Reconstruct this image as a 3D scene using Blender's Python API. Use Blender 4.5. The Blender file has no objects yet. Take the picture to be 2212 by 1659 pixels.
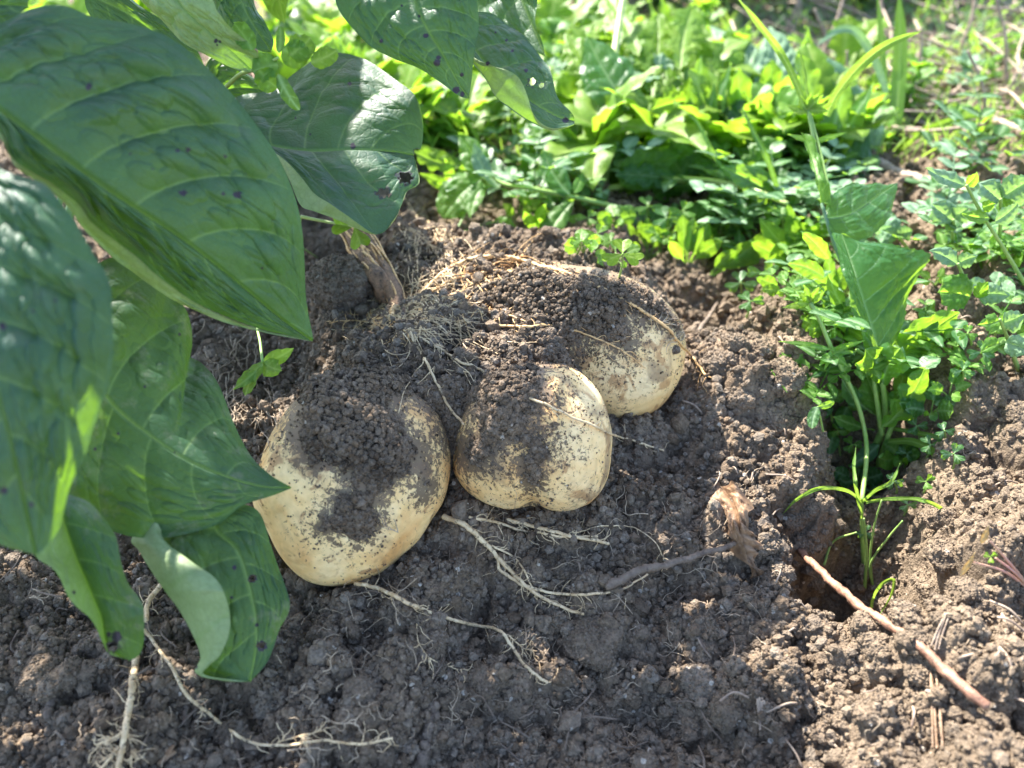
import bpy, math, random
import numpy as np
from mathutils import Vector
from mathutils.bvhtree import BVHTree

SC = bpy.context.scene
C = SC.collection
R = math.radians
random.seed(7)
rng = np.random.default_rng(11)

# ------------------------------------------------------------------ camera, sky, sun, exposure
PITCH = 38.0
CAMZ = 0.27
cam_d = bpy.data.cameras.new('camera')
cam = bpy.data.objects.new('camera', cam_d); C.objects.link(cam)
cam.location = (0, 0, CAMZ)
cam.rotation_euler = (R(90 - PITCH), 0, 0)
cam_d.lens = 26; cam_d.sensor_width = 36
cam_d.clip_start = 0.01; cam_d.clip_end = 200
cam_d.dof.use_dof = True
cam_d.dof.focus_distance = 0.345
cam_d.dof.aperture_fstop = 6.8
SC.camera = cam

SUN = np.array([-0.36, 0.60, 0.70]); SUN = SUN / np.linalg.norm(SUN)
w = bpy.data.worlds.new('World'); SC.world = w; w.use_nodes = True
nt = w.node_tree; nt.nodes.clear()
sky = nt.nodes.new('ShaderNodeTexSky'); sky.sky_type = 'NISHITA'; sky.sun_disc = False; sky.dust_density = 1.0; sky.ozone_density = 0.8
sky.sun_elevation = math.asin(SUN[2]); sky.sun_rotation = math.atan2(SUN[0], SUN[1])
bg = nt.nodes.new('ShaderNodeBackground'); bg.inputs['Strength'].default_value = 0.115
wo = nt.nodes.new('ShaderNodeOutputWorld')
nt.links.new(sky.outputs[0], bg.inputs[0]); nt.links.new(bg.outputs[0], wo.inputs[0])
sd = bpy.data.lights.new('sun', 'SUN'); sd.energy = 4.3; sd.angle = R(0.5); sd.color = (1, 0.95, 0.86)
so = bpy.data.objects.new('sun', sd); C.objects.link(so)
so.rotation_euler = Vector(SUN.tolist()).to_track_quat('Z', 'Y').to_euler()
so.location = (SUN * 5).tolist()
SC.view_settings.view_transform = 'Standard'
SC.view_settings.look = 'None'
SC.view_settings.exposure = 2.42
SC.view_settings.gamma = 1
SC.cycles.max_bounces = 8
SC.cycles.transmission_bounces = 4
SC.cycles.use_denoising = True

# ------------------------------------------------------------------ frame maths (photo pixels at 2212 wide)
F_PX = 2212 * 26 / 36.0
cp, sp = math.cos(R(PITCH)), math.sin(R(PITCH))
FW = np.array([0, cp, -sp]); UP = np.array([0, sp, cp]); RT = np.array([1.0, 0, 0])
CAM = np.array([0, 0, CAMZ])
def ray(px, py):
    px = np.asarray(px, float); py = np.asarray(py, float)
    return FW + ((px - 1106) / F_PX)[..., None] * RT + ((829.5 - py) / F_PX)[..., None] * UP
def P(px, py, d):
    return CAM + ray(px, py) * np.asarray(d, float)[..., None]
def proj(p):
    q = np.asarray(p, float) - CAM
    d = q @ FW
    return 1106 + (q @ RT) / d * F_PX, 829.5 - (q @ UP) / d * F_PX, d

# ------------------------------------------------------------------ numpy noise
def _h(ix, iy, seed):
    n = (ix.astype(np.int64) * 374761393 + iy.astype(np.int64) * 668265263 + seed * 1274126177) & 0xffffffff
    n = ((n ^ (n >> 13)) * 1274126177) & 0xffffffff
    n = n ^ (n >> 16)
    return (n & 0xffffff) / float(0xffffff)
def vn(x, y, seed=0):
    ix = np.floor(x); iy = np.floor(y); fx = x - ix; fy = y - iy
    fx = fx * fx * (3 - 2 * fx); fy = fy * fy * (3 - 2 * fy)
    a = _h(ix, iy, seed); b = _h(ix + 1, iy, seed); c = _h(ix, iy + 1, seed); d = _h(ix + 1, iy + 1, seed)
    return (a * (1 - fx) + b * fx) * (1 - fy) + (c * (1 - fx) + d * fx) * fy
def fbm(x, y, seed=0, o=4, g=0.5):
    s = 0; a = 1; t = 0
    for k in range(o):
        s = s + a * vn(x * 2 ** k + 17.3 * k, y * 2 ** k - 9.1 * k, seed + k); t += a; a *= g
    return s / t * 2 - 1
def lumps(x, y, cell, seed, fill=0.75):
    """rounded grains of random size, one per cell: height 0..1"""
    gx = x / cell; gy = y / cell
    ix = np.floor(gx); iy = np.floor(gy)
    best = np.zeros_like(gx)
    for dx in (-1, 0, 1):
        for dy in (-1, 0, 1):
            cx = ix + dx; cy = iy + dy
            jx = cx + 0.15 + 0.7 * _h(cx, cy, seed); jy = cy + 0.15 + 0.7 * _h(cx, cy, seed + 5)
            r = fill * (0.45 + 0.55 * _h(cx, cy, seed + 9))
            d2 = ((gx - jx) ** 2 + (gy - jy) ** 2) / (r * r)
            best = np.maximum(best, np.sqrt(np.clip(1 - d2, 0, 1)) * r)
    return best

# ------------------------------------------------------------------ object helpers
def mesh_np(name, V, Fc, attrs=None, smooth=True):
    V = np.asarray(V, np.float32).reshape(-1, 3); Fc = np.asarray(Fc, np.int32)
    k = Fc.shape[1]
    me = bpy.data.meshes.new(name)
    me.vertices.add(len(V)); me.vertices.foreach_set('co', V.ravel())
    me.loops.add(Fc.size); me.loops.foreach_set('vertex_index', Fc.ravel())
    me.polygons.add(len(Fc)); me.polygons.foreach_set('loop_start', np.arange(0, Fc.size, k, dtype=np.int32))
    me.polygons.foreach_set('use_smooth', np.full(len(Fc), smooth, bool))
    for n, a in (attrs or {}).items():
        at = me.attributes.new(n, 'FLOAT', 'POINT'); at.data.foreach_set('value', np.asarray(a, np.float32).ravel())
    me.update(calc_edges=True)
    return me
def link(name, me, mat, parent=None):
    o = bpy.data.objects.new(name, me); C.objects.link(o)
    if mat and not me.materials: me.materials.append(mat)
    if parent is not None: o.parent = parent
    return o
def tag(o, label=None, cat=None, group=None, kind=None):
    if label: o['label'] = label
    if cat: o['category'] = cat
    if group: o['group'] = group
    if kind: o['kind'] = kind
    return o
def empty(name, label, cat, group=None, loc=(0, 0, 0)):
    o = bpy.data.objects.new(name, None); C.objects.link(o)
    o.empty_display_size = 0.01
    return tag(o, label, cat, group)
def grid_faces(nr, nc, off=0, closed=False):
    r = np.arange(nr - 1)[:, None]; c = np.arange(nc if closed else nc - 1)[None, :]
    c2 = (c + 1) % nc
    a = r * nc + c; b = r * nc + c2; d = (r + 1) * nc + c; e = (r + 1) * nc + c2
    return np.stack([a, b, e, d], -1).reshape(-1, 4) + off
def cat(parts):
    """join [(V,F,attrs)]"""
    Vs, Fs, off = [], [], 0; at = {}
    for V, Fc, a in parts:
        Vs.append(V); Fs.append(Fc + off); off += len(V)
        for k, x in a.items(): at.setdefault(k, []).append(x)
    return np.concatenate(Vs), np.concatenate(Fs), {k: np.concatenate(v) for k, v in at.items()}
def spline(pts, n):
    p = np.asarray(pts, float)
    if len(p) == 2: return p[0] + (p[1] - p[0]) * np.linspace(0, 1, n)[:, None]
    e = np.vstack([2 * p[0] - p[1], p, 2 * p[-1] - p[-2]])
    t = np.linspace(0, len(p) - 1 - 1e-9, max(n * 3, 60)); i = t.astype(int); f = (t - i)[:, None]
    a, b, c, d = e[i], e[i + 1], e[i + 2], e[i + 3]
    q = 0.5 * (2 * b + (c - a) * f + (2 * a - 5 * b + 4 * c - d) * f ** 2 + (3 * b - a - 3 * c + d) * f ** 3)
    L = np.concatenate([[0], np.cumsum(np.linalg.norm(np.diff(q, axis=0), axis=1))])
    s = np.linspace(0, L[-1], n)
    return np.stack([np.interp(s, L, q[:, k]) for k in range(q.shape[1])], 1)
def tube(path, r, ns=6, knob=0.0, seed=0):
    """swept tube along (n,3) points with radius array"""
    p = np.asarray(path, float); n = len(p); r = np.broadcast_to(np.asarray(r, float), (n,)).copy()
    T = np.gradient(p, axis=0); T /= np.linalg.norm(T, axis=1)[:, None] + 1e-12
    ref = np.array([0.31, 0.2, 0.93])
    A = np.cross(T, ref); A /= np.linalg.norm(A, axis=1)[:, None] + 1e-12
    B = np.cross(T, A)
    th = np.arange(ns) / ns * 2 * math.pi
    rr = r[:, None] * np.ones(ns)
    if knob: rr = rr * (1 + knob * (np.random.default_rng(seed).random((n, ns)) * 2 - 1))
    V = p[:, None, :] + rr[..., None] * (np.cos(th)[None, :, None] * A[:, None, :] + np.sin(th)[None, :, None] * B[:, None, :])
    V = V.reshape(-1, 3)
    Fq = grid_faces(n, ns, closed=True)
    V = np.vstack([V, p[0] - T[0] * r[0] * .5, p[-1] + T[-1] * r[-1] * .5])
    k = np.arange(ns); c0 = np.full(ns, n * ns); c1 = c0 + 1
    f0 = np.stack([(k + 1) % ns, k, c0, c0], 1)[:, :3]; f1 = np.stack([(n - 1) * ns + k, (n - 1) * ns + (k + 1) % ns, c1], 1)
    T3 = np.vstack([Fq[:, [0, 1, 2]], Fq[:, [0, 2, 3]], f0, f1])
    return V, T3, {}

# ------------------------------------------------------------------ materials
def newmat(name):
    m = bpy.data.materials.new(name); m.use_nodes = True
    n = m.node_tree; n.nodes.clear()
    out = n.nodes.new('ShaderNodeOutputMaterial'); b = n.nodes.new('ShaderNodeBsdfPrincipled')
    n.links.new(b.outputs[0], out.inputs[0])
    return m, n, b, out
def nd(n, t, **kw):
    x = n.nodes.new(t)
    for k, v in kw.items():
        if k.startswith('i_'):
            x.inputs[int(k[2:]) if k[2:].isdigit() else k[2:].replace('_', ' ')].default_value = v
        else: setattr(x, k, v)
    return x
def noise(n, scale, detail=3, rough=.55, co=None, dist=0.0):
    x = nd(n, 'ShaderNodeTexNoise'); x.inputs['Scale'].default_value = scale
    x.inputs['Detail'].default_value = detail; x.inputs['Roughness'].default_value = rough
    x.inputs['Distortion'].default_value = dist
    n.links.new(co, x.inputs['Vector']); return x.outputs['Fac']
def ramp(n, fac, stops):
    x = nd(n, 'ShaderNodeValToRGB'); cr = x.color_ramp
    while len(cr.elements) < len(stops): cr.elements.new(0.5)
    for e, (p, c) in zip(cr.elements, stops):
        e.position = p; e.color = (*c, 1) if len(c) == 3 else c
    n.links.new(fac, x.inputs[0]); return x.outputs[0]
def mixc(n, fac, a, b, mode='MIX'):
    x = nd(n, 'ShaderNodeMix', data_type='RGBA', blend_type=mode)
    for s, v in ((x.inputs[0], fac), (x.inputs[6], a), (x.inputs[7], b)):
        if isinstance(v, (int, float)): s.default_value = v
        elif isinstance(v, tuple): s.default_value = (*v, 1) if len(v) == 3 else v
        else: n.links.new(v, s)
    return x.outputs[2]
def mth(n, op, a, b=0.0, clamp=False):
    x = nd(n, 'ShaderNodeMath', operation=op, use_clamp=clamp)
    for s, v in ((x.inputs[0], a), (x.inputs[1], b)):
        if isinstance(v, (int, float)): s.default_value = v
        else: n.links.new(v, s)
    return x.outputs[0]
def objco(n): return nd(n, 'ShaderNodeTexCoord').outputs['Object']
def attr(n, name):
    return nd(n, 'ShaderNodeAttribute', attribute_name=name).outputs['Fac']
def bump(n, b, h, strength, dist):
    x = nd(n, 'ShaderNodeBump'); x.inputs['Strength'].default_value = strength; x.inputs['Distance'].default_value = dist
    n.links.new(h, x.inputs['Height']); n.links.new(x.outputs[0], b.inputs['Normal']); return x.outputs[0]
def maprange(n, v, a, b, c=0.0, d=1.0):
    x = nd(n, 'ShaderNodeMapRange'); n.links.new(v, x.inputs[0])
    for i, q in enumerate((a, b, c, d)): x.inputs[i + 1].default_value = q
    return x.outputs[0]

def soil_mat(name, dark=(.060, .042, .028), lite=(.29, .215, .150), grey=(.25, .225, .195)):
    m, n, b, o = newmat(name); co = objco(n)
    a = noise(n, 45, 4, .6, co); c = ramp(n, a, [(.3, dark), (.68, lite)])
    t = attr(n, 'tint')
    c = mixc(n, mth(n, 'MULTIPLY', t, .55), c, grey)
    c = mixc(n, attr(n, 'dry'), c, mixc(n, a, (.11, .085, .062), (.34, .265, .19)))  # dry also carries the sunlit paleness, mixed into the soil colour
    f = noise(n, 700, 2, .6, co)
    c = mixc(n, .75, c, ramp(n, f, [(.3, (.45, .43, .42)), (.7, (1.25, 1.2, 1.15))]), 'MULTIPLY')
    v = nd(n, 'ShaderNodeTexVoronoi'); v.inputs['Scale'].default_value = 260; n.links.new(co, v.inputs['Vector'])
    g = nd(n, 'ShaderNodeSeparateColor'); n.links.new(v.outputs['Color'], g.inputs[0])
    spec = mth(n, 'MULTIPLY', mth(n, 'GREATER_THAN', g.outputs[0], .95), mth(n, 'LESS_THAN', v.outputs['Distance'], .28))
    c = mixc(n, spec, c, (.42, .37, .31))
    n.links.new(c, b.inputs['Base Color'])
    b.inputs['Roughness'].default_value = .85; b.inputs['Specular IOR Level'].default_value = .15
    h = mth(n, 'ADD', noise(n, 420, 3, .65, co), mth(n, 'MULTIPLY', noise(n, 1500, 2, .6, co), .5))
    bump(n, b, h, 1.0, .0022)
    return m
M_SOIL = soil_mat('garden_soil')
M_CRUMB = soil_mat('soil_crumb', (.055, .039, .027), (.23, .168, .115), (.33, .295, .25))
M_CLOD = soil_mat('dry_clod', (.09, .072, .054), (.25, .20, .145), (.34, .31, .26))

def leaf_mat(name, top, top2, under, vein, trans, tw=.4, rough=.48, spots=True, dusty=.0, bscale=260, spec=.28, net=260):
    m, n, b, o = newmat(name); co = objco(n)
    big = noise(n, 38, 3, .55, co)
    c = mixc(n, ramp(n, big, [(.35, (0, 0, 0)), (.65, (1, 1, 1))]), top, top2)
    fine = noise(n, 900, 2, .6, co)
    c = mixc(n, .5, c, ramp(n, fine, [(.3, (.72, .74, .72)), (.7, (1.2, 1.18, 1.2))]), 'MULTIPLY')
    if dusty:
        du = ramp(n, noise(n, 70, 5, .7, co), [(.55, (0, 0, 0)), (.72, (dusty, dusty, dusty))])
        c = mixc(n, du, c, (.26, .22, .19))
    vn_ = attr(n, 'vein'); c = mixc(n, mth(n, 'MULTIPLY', vn_, .7), c, vein)
    cr_ = attr(n, 'crease'); c = mixc(n, mth(n, 'MULTIPLY', cr_, .35), c, tuple(x * .45 for x in top))
    un = attr(n, 'under'); uc = mixc(n, noise(n, 320, 4, .7, co), tuple(x * .68 for x in under), tuple(min(1, x * 1.25 + .02) for x in under)); c = mixc(n, un, c, mixc(n, mth(n, 'MULTIPLY', vn_, .8), uc, vein))
    if spots:
        s = attr(n, 'spot')
        c = mixc(n, s, c, (.045, .035, .05))
    n.links.new(c, b.inputs['Base Color'])
    b.inputs['Roughness'].default_value = rough; b.inputs['Specular IOR Level'].default_value = spec
    vo = nd(n, 'ShaderNodeTexVoronoi', feature='DISTANCE_TO_EDGE'); vo.inputs['Scale'].default_value = net
    wv = nd(n, 'ShaderNodeVectorMath', operation='ADD'); nz = nd(n, 'ShaderNodeTexNoise'); nz.inputs['Scale'].default_value = net * .6
    n.links.new(co, nz.inputs['Vector']); sc_ = nd(n, 'ShaderNodeVectorMath', operation='SCALE'); sc_.inputs['Scale'].default_value = .9 / net
    n.links.new(nz.outputs['Color'], sc_.inputs[0]); n.links.new(co, wv.inputs[0]); n.links.new(sc_.outputs[0], wv.inputs[1]); n.links.new(wv.outputs[0], vo.inputs['Vector'])
    vedge = maprange(n, vo.outputs['Distance'], 0.0, .16, 0, 1)
    h = mth(n, 'ADD', noise(n, bscale * 1.0, 3, .6, co), mth(n, 'MULTIPLY', noise(n, 1600, 2, .6, co), .35))
    h = mth(n, 'ADD', mth(n, 'MULTIPLY', h, .6), mth(n, 'MULTIPLY', vedge, .22))
    nrm = bump(n, b, h, .55, .0006)
    c = mixc(n, .8, c, ramp(n, vedge, [(0, (.86, .88, .84)), (.7, (1.02, 1.02, 1.02))]), 'MULTIPLY'); n.links.new(c, b.inputs['Base Color'])
    tr = nd(n, 'ShaderNodeBsdfTranslucent')
    tc = mixc(n, mth(n, 'MULTIPLY', vn_, .5), mixc(n, big, trans, tuple(x * .7 for x in trans)), tuple(min(1, x * 1.15 + .04) for x in trans))
    if spots: tc = mixc(n, attr(n, 'spot'), tc, (.03, .03, .02))
    n.links.new(tc, tr.inputs[0]); n.links.new(nrm, tr.inputs['Normal'])
    mx = nd(n, 'ShaderNodeMixShader'); mx.inputs[0].default_value = tw
    n.links.new(b.outputs[0], mx.inputs[1]); n.links.new(tr.outputs[0], mx.inputs[2])
    n.links.new(mx.outputs[0], o.inputs[0])
    return m
M_LEAF = leaf_mat('potato_leaf', (.020, .060, .050), (.045, .105, .055), (.21, .27, .12), (.14, .22, .09), (.30, .60, .015), tw=.22, dusty=.12)
M_LEAFD = leaf_mat('dusty_potato_leaf', (.020, .062, .038), (.046, .098, .038), (.22, .29, .14), (.14, .22, .08), (.30, .60, .015), tw=.24, dusty=.55)
M_WEED = leaf_mat('weed_leaf', (.050, .14, .022), (.095, .21, .035), (.20, .34, .11), (.24, .37, .12), (.40, .70, .04), tw=.44, spots=False)
M_WEEDB = leaf_mat('thistle_leaf', (.03, .10, .035), (.055, .14, .04), (.2, .32, .14), (.3, .42, .25), (.36, .64, .04), tw=.42, rough=.38, spots=False)
M_PALE = leaf_mat('woolly_pale_leaf', (.13, .23, .13), (.20, .32, .19), (.25, .36, .22), (.3, .4, .27), (.30, .52, .10), tw=.3, rough=.6, spots=False)
M_GRASS = leaf_mat('grass_blade', (.09, .20, .03), (.14, .26, .045), (.2, .33, .1), (.3, .42, .13), (.42, .66, .06), tw=.45, spots=False)
M_YEL = leaf_mat('yellow_green_leaf', (.10, .20, .015), (.16, .27, .025), (.24, .34, .06), (.30, .38, .10), (.36, .62, .035), tw=.44, spots=False)
M_RED = leaf_mat('tan_red_leaf', (.35, .2, .08), (.42, .27, .1), (.4, .26, .12), (.4, .3, .15), (.6, .35, .08), tw=.3, spots=False)

def simple_mat(name, c1, c2, scale=120, rough=.6, bs=.4, bd=.0005, specks=0.0, trans=None):
    m, n, b, o = newmat(name); co = objco(n)
    c = ramp(n, noise(n, scale, 4, .65, co), [(.32, c1), (.66, c2)])
    if specks:
        c = mixc(n, ramp(n, noise(n, 420, 3, .7, co), [(.56, (0, 0, 0)), (.62, (specks,) * 3)]), c, (.07, .05, .035))
    n.links.new(c, b.inputs['Base Color']); b.inputs['Roughness'].default_value = rough
    bump(n, b, noise(n, scale * 6, 3, .6, co), bs, bd)
    return m
M_ROOT = simple_mat('pale_root', (.42, .28, .14), (.70, .54, .33), 160, .6, specks=.75)
M_ROOTO = simple_mat('orange_root', (.52, .28, .10), (.76, .50, .23), 120, .55, specks=.7)
M_FINE = simple_mat('fine_root', (.24, .17, .11), (.46, .36, .25), 200, .7)
M_STEM = simple_mat('potato_stem', (.07, .045, .03), (.36, .21, .12), 160, .75, 1.0, .0016, specks=.9)
M_GSTEM = simple_mat('green_stem', (.16, .28, .06), (.28, .40, .10), 90, .5)
M_PSTEM = simple_mat('pale_stem', (.26, .36, .09), (.42, .48, .18), 70, .45)
M_RSTEM = simple_mat('red_stem', (.42, .20, .16), (.52, .30, .18), 90, .5)
M_TWIG = simple_mat('brown_twig', (.16, .075, .045), (.36, .20, .13), 130, .55, .6, .0006, specks=.5)
M_DTWIG = simple_mat('dark_twig', (.08, .055, .04), (.20, .15, .11), 220, .75, .7, .0008)
M_STRAW = simple_mat('dry_straw', (.16, .11, .08), (.36, .275, .20), 140, .6, .5)
M_DRY = simple_mat('dry_leaf', (.10, .055, .028), (.28, .17, .095), 90, .6, .6, .0008)

def potato_mat():
    m, n, b, o = newmat('potato_skin'); co = objco(n)
    big = noise(n, 24, 4, .6, co, .4)
    c = ramp(n, big, [(.32, (.68, .37, .13)), (.47, (.86, .60, .27)), (.66, (.89, .72, .42))])
    # brown scab blotches
    sc = noise(n, 75, 4, .62, co, .6)
    sm = ramp(n, sc, [(.575, (0, 0, 0)), (.63, (1, 1, 1))])
    c = mixc(n, mth(n, 'MULTIPLY', sm, .8), c, mixc(n, noise(n, 500, 3, .7, co), (.24, .11, .04), (.5, .28, .12)))
    big2 = noise(n, 33, 4, .65, co, 1.0)
    dm = mth(n, 'MULTIPLY', ramp(n, big2, [(.52, (0, 0, 0)), (.66, (1, 1, 1))]), mth(n, 'ADD', .25, mth(n, 'MULTIPLY', attr(n, 'grime'), .5)))
    c = mixc(n, mth(n, 'MULTIPLY', attr(n, 'grime'), .2), c, (.70, .40, .17))
    c = mixc(n, dm, c, (.30, .20, .11))
    ret = noise(n, 300, 4, .6, co, 0)
    c = mixc(n, .55, c, ramp(n, ret, [(.3, (.8, .77, .7)), (.6, (1.06, 1.06, 1.05))]), 'MULTIPLY')
    # fine soil specks, denser near the caked soil
    d = attr(n, 'dirt')
    s1 = noise(n, 430, 5, .78, co, .5)
    msk = noise(n, 36, 4, .65, co)
    th = mth(n, 'SUBTRACT', mth(n, 'SUBTRACT', mth(n, 'SUBTRACT', .645, mth(n, 'MULTIPLY', attr(n, 'grime'), .04)), mth(n, 'MULTIPLY', d, .22)), mth(n, 'MULTIPLY', mth(n, 'SUBTRACT', msk, .5), .42))
    sp_ = mth(n, 'MULTIPLY', mth(n, 'SUBTRACT', s1, th), 22, True)
    c = mixc(n, mth(n, 'MULTIPLY', sp_, .9), c, (.085, .06, .042))
    film = mth(n, 'MULTIPLY', mth(n, 'MULTIPLY', d, .7), ramp(n, noise(n, 75, 5, .72, co, .6), [(.44, (0, 0, 0)), (.68, (1, 1, 1))]))
    c = mixc(n, film, c, (.20, .135, .085))
    n.links.new(c, b.inputs['Base Color'])
    b.inputs['Roughness'].default_value = .6; b.inputs['Specular IOR Level'].default_value = .35
    b.inputs['Subsurface Weight'].default_value = .12; b.inputs['Subsurface Radius'].default_value = (.006, .003, .0015)
    b.inputs['Subsurface Scale'].default_value = 1.0
    v = nd(n, 'ShaderNodeTexVoronoi'); v.inputs['Scale'].default_value = 210; n.links.new(co, v.inputs['Vector'])
    pim = maprange(n, v.outputs['Distance'], 0, .22, 1, 0)
    h = mth(n, 'ADD', mth(n, 'ADD', mth(n, 'MULTIPLY', noise(n, 130, 3, .6, co), .6), mth(n, 'MULTIPLY', pim, .25)), mth(n, 'MULTIPLY', sp_, .5))
    bump(n, b, h, .5, .0009)
    return m
M_POT = potato_mat()

# ------------------------------------------------------------------ ground: height from control points (photo px, py, height)
CP = [(0,1659,-.012),(500,1659,-.015),(1100,1659,-.03),(1700,1659,-.02),(2212,1659,.008),(1400,1659,-.03),
 (0,1400,0),(300,1400,-.005),(600,1400,-.006),(1100,1400,-.016),(1500,1400,-.016),(1720,1500,-.008),(2150,1400,.022),(2000,1550,.0),
 (1850,1250,-.02),(1950,1200,-.02),
 (1660,1250,-.008),(2110,1120,.022),(2170,1220,.028),(1600,1000,.0),(1450,1010,0),(1700,720,.022),(1650,850,.022),(1600,760,.03),(1850,1000,-.03),
 (2050,1000,.005),(2180,950,.015),(1740,950,.01),(1720,1080,.0),
 (775,1300,0),(1150,1130,.004),(1420,940,.004),(900,1150,.004),(550,1250,0),
 (800,790,.052),(950,760,.062),(1100,710,.062),(1000,600,.062),(900,560,.052),(760,690,.045),(1200,610,.054),(1330,630,.045),(1040,800,.05),(860,760,.058),(740,790,.042),
 (560,900,.008),(450,720,.015),(300,900,0),(0,1000,0),(300,600,.005),(650,880,.01),(600,780,.004),(720,640,.012),(680,560,.0),
 (1500,620,-.01),(1530,700,-.015),(1500,450,0),(1900,500,.03),(2100,450,.035),(2180,600,.045),(2050,700,.03),(2150,800,.028),(1900,300,.02),(1200,430,.01),(1000,470,.012),
 (1100,200,0),(1700,100,0),(2200,100,.03),(1100,10,0),(400,300,0),(100,200,0),(600,100,0),(1750,620,.01),(1850,750,.01)]
def ray_z(px, py, z):
    r = ray(px, py); t = (z - CAMZ) / r[..., 2]; return CAM + r * t[..., None]
cpx, cpy, cpz = [np.array(v, float) for v in zip(*CP)]
_w = ray_z(cpx, cpy, cpz); _w0 = _w.copy(); _w0[:, 2] = 0
c_px, c_py, _ = proj(_w0)
def base_h(x, y):
    yy = np.maximum(y, .06)
    q = np.stack([x, yy, np.zeros_like(x)], -1).reshape(-1, 3)
    a, b, _ = proj(q); a = np.clip(a, -300, 2500); b = np.clip(b, -60, 1900)
    num = np.zeros(len(a)); den = np.full(len(a), 1e-6)
    for i in range(len(cpz)):
        d2 = (a - c_px[i]) ** 2 + (b - c_py[i]) ** 2
        k = np.exp(-d2 / (70. ** 2)) + .02 * np.exp(-d2 / (190. ** 2)) + 1e-4 / (1 + d2 / 9e4)
        num += k * cpz[i]; den += k
    pit = np.maximum(np.abs((a - 1885 - (b - 1210) * .55) / 135.), np.abs((b - 1200) / 95.)) + .75 * fbm(x.ravel() * 40, y.ravel() * 40, 91, 4)
    pit2 = np.maximum(np.abs((a - 1880) / 150.), np.abs((b - 1010) / 110.)) + .3 * fbm(x.ravel() * 45, y.ravel() * 45, 95, 3)
    num = num - den * .105 * np.clip((1.25 - pit) * .95, 0, 1) - den * .03 * np.clip((1.1 - pit2) * 1.5, 0, 1)
    return (num / den).reshape(x.shape)
def detail_h(x, y):
    # coarse clumps, grains and crumbs; fades out with distance
    dist = np.maximum(y, .1)
    wx = x + .004 * fbm(x * 60, y * 60, 3, 3); wy = y + .004 * fbm(x * 60, y * 60, 8, 3)
    right = np.clip((x - .10) / .1, 0, 1) * np.clip((.75 - y) / .2, 0, 1)
    h = .006 * fbm(x * 22, y * 22, 1, 4) * (1 + right * 1.6)
    h += (.030 + .034 * right) * .45 * (lumps(wx, wy, .030, 21) - .3) * np.clip(.3 + 1.6 * vn(x * 18, y * 18, 5), 0, 1)
    h += .013 * .58 * lumps(wx, wy, .0125, 31)
    h += .0058 * .62 * lumps(wx, wy, .0056, 41) * (dist < 1.2)
    h += .0028 * .55 * lumps(x, y, .0026, 51) * np.clip(1.1 - dist, 0, 1)
    h += .0016 * fbm(x * 420, y * 420, 15, 3) * (dist < 1.0)
    h += np.where(dist > 1.2, .012 * fbm(x * 6, y * 6, 77, 4), 0)
    return h

pys = np.arange(1790, -25, -2.0)
r_ = ray(np.full(len(pys), 1106.), pys); ydense = (-CAMZ / r_[:, 2]) * r_[:, 1]
ydense = ydense[np.concatenate([[True], np.diff(ydense) > 0])]
yfar = ydense[-1] * np.exp(np.linspace(0, math.log(60 / ydense[-1]), 40))[1:]
YS = np.concatenate([np.linspace(-2, ydense[0], 16)[:-1], ydense, yfar])
ud = np.arange(-.80, .8001, 2.0 / F_PX)
uo = .8 * np.exp(np.linspace(0, math.log(30), 26))[1:]
US = np.concatenate([-uo[::-1], ud, uo])
def kfun(y): return np.maximum(y, .05) * cp + CAMZ * sp
Yg = np.repeat(YS[:, None], len(US), 1); Xg = US[None, :] * kfun(Yg)
Zg = base_h(Xg, Yg) + detail_h(Xg, Yg)
def gz(x, y):
    x = np.asarray(x, float); y = np.asarray(y, float)
    fr = np.clip(np.interp(y, YS, np.arange(len(YS))), 0, len(YS) - 1.001)
    fc = np.clip(np.interp(x / kfun(y), US, np.arange(len(US))), 0, len(US) - 1.001)
    i = fr.astype(int); j = fc.astype(int); a = fr - i; b = fc - j
    return (Zg[i, j] * (1 - a) * (1 - b) + Zg[i + 1, j] * a * (1 - b) + Zg[i, j + 1] * (1 - a) * b + Zg[i + 1, j + 1] * a * b)
def sunlit_dry(x, y):  # pale dry soil where the sun falls; sunlit brightness put into the colour
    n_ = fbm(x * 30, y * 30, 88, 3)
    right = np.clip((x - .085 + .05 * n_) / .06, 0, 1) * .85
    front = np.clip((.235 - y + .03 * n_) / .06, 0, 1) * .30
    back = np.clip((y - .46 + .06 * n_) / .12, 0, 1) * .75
    back = back * (1 - .9 * np.clip((y - .85) / .25, 0, 1)); right = right * (1 - .9 * np.clip((y - .85) / .25, 0, 1))  # far strip: shade put in by keeping the soil colour darker
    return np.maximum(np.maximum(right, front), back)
tint = np.clip(.25 + .5 * fbm(Xg * 35, Yg * 35, 60, 3) - 1.2 * np.clip((Xg - .1) / .15, 0, .35), 0, 1)  # grey of the shaded left side put into the tint, fading rightwards
gme = mesh_np('soil', np.stack([Xg, Yg, Zg], -1), grid_faces(*Xg.shape), {'tint': tint, 'dry': sunlit_dry(Xg, Yg)})  # dry holds the painted-in sunlit paleness of the ground
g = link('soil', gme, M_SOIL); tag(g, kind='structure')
g['label'] = 'brown crumbly garden soil dug open around the potatoes'

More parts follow.
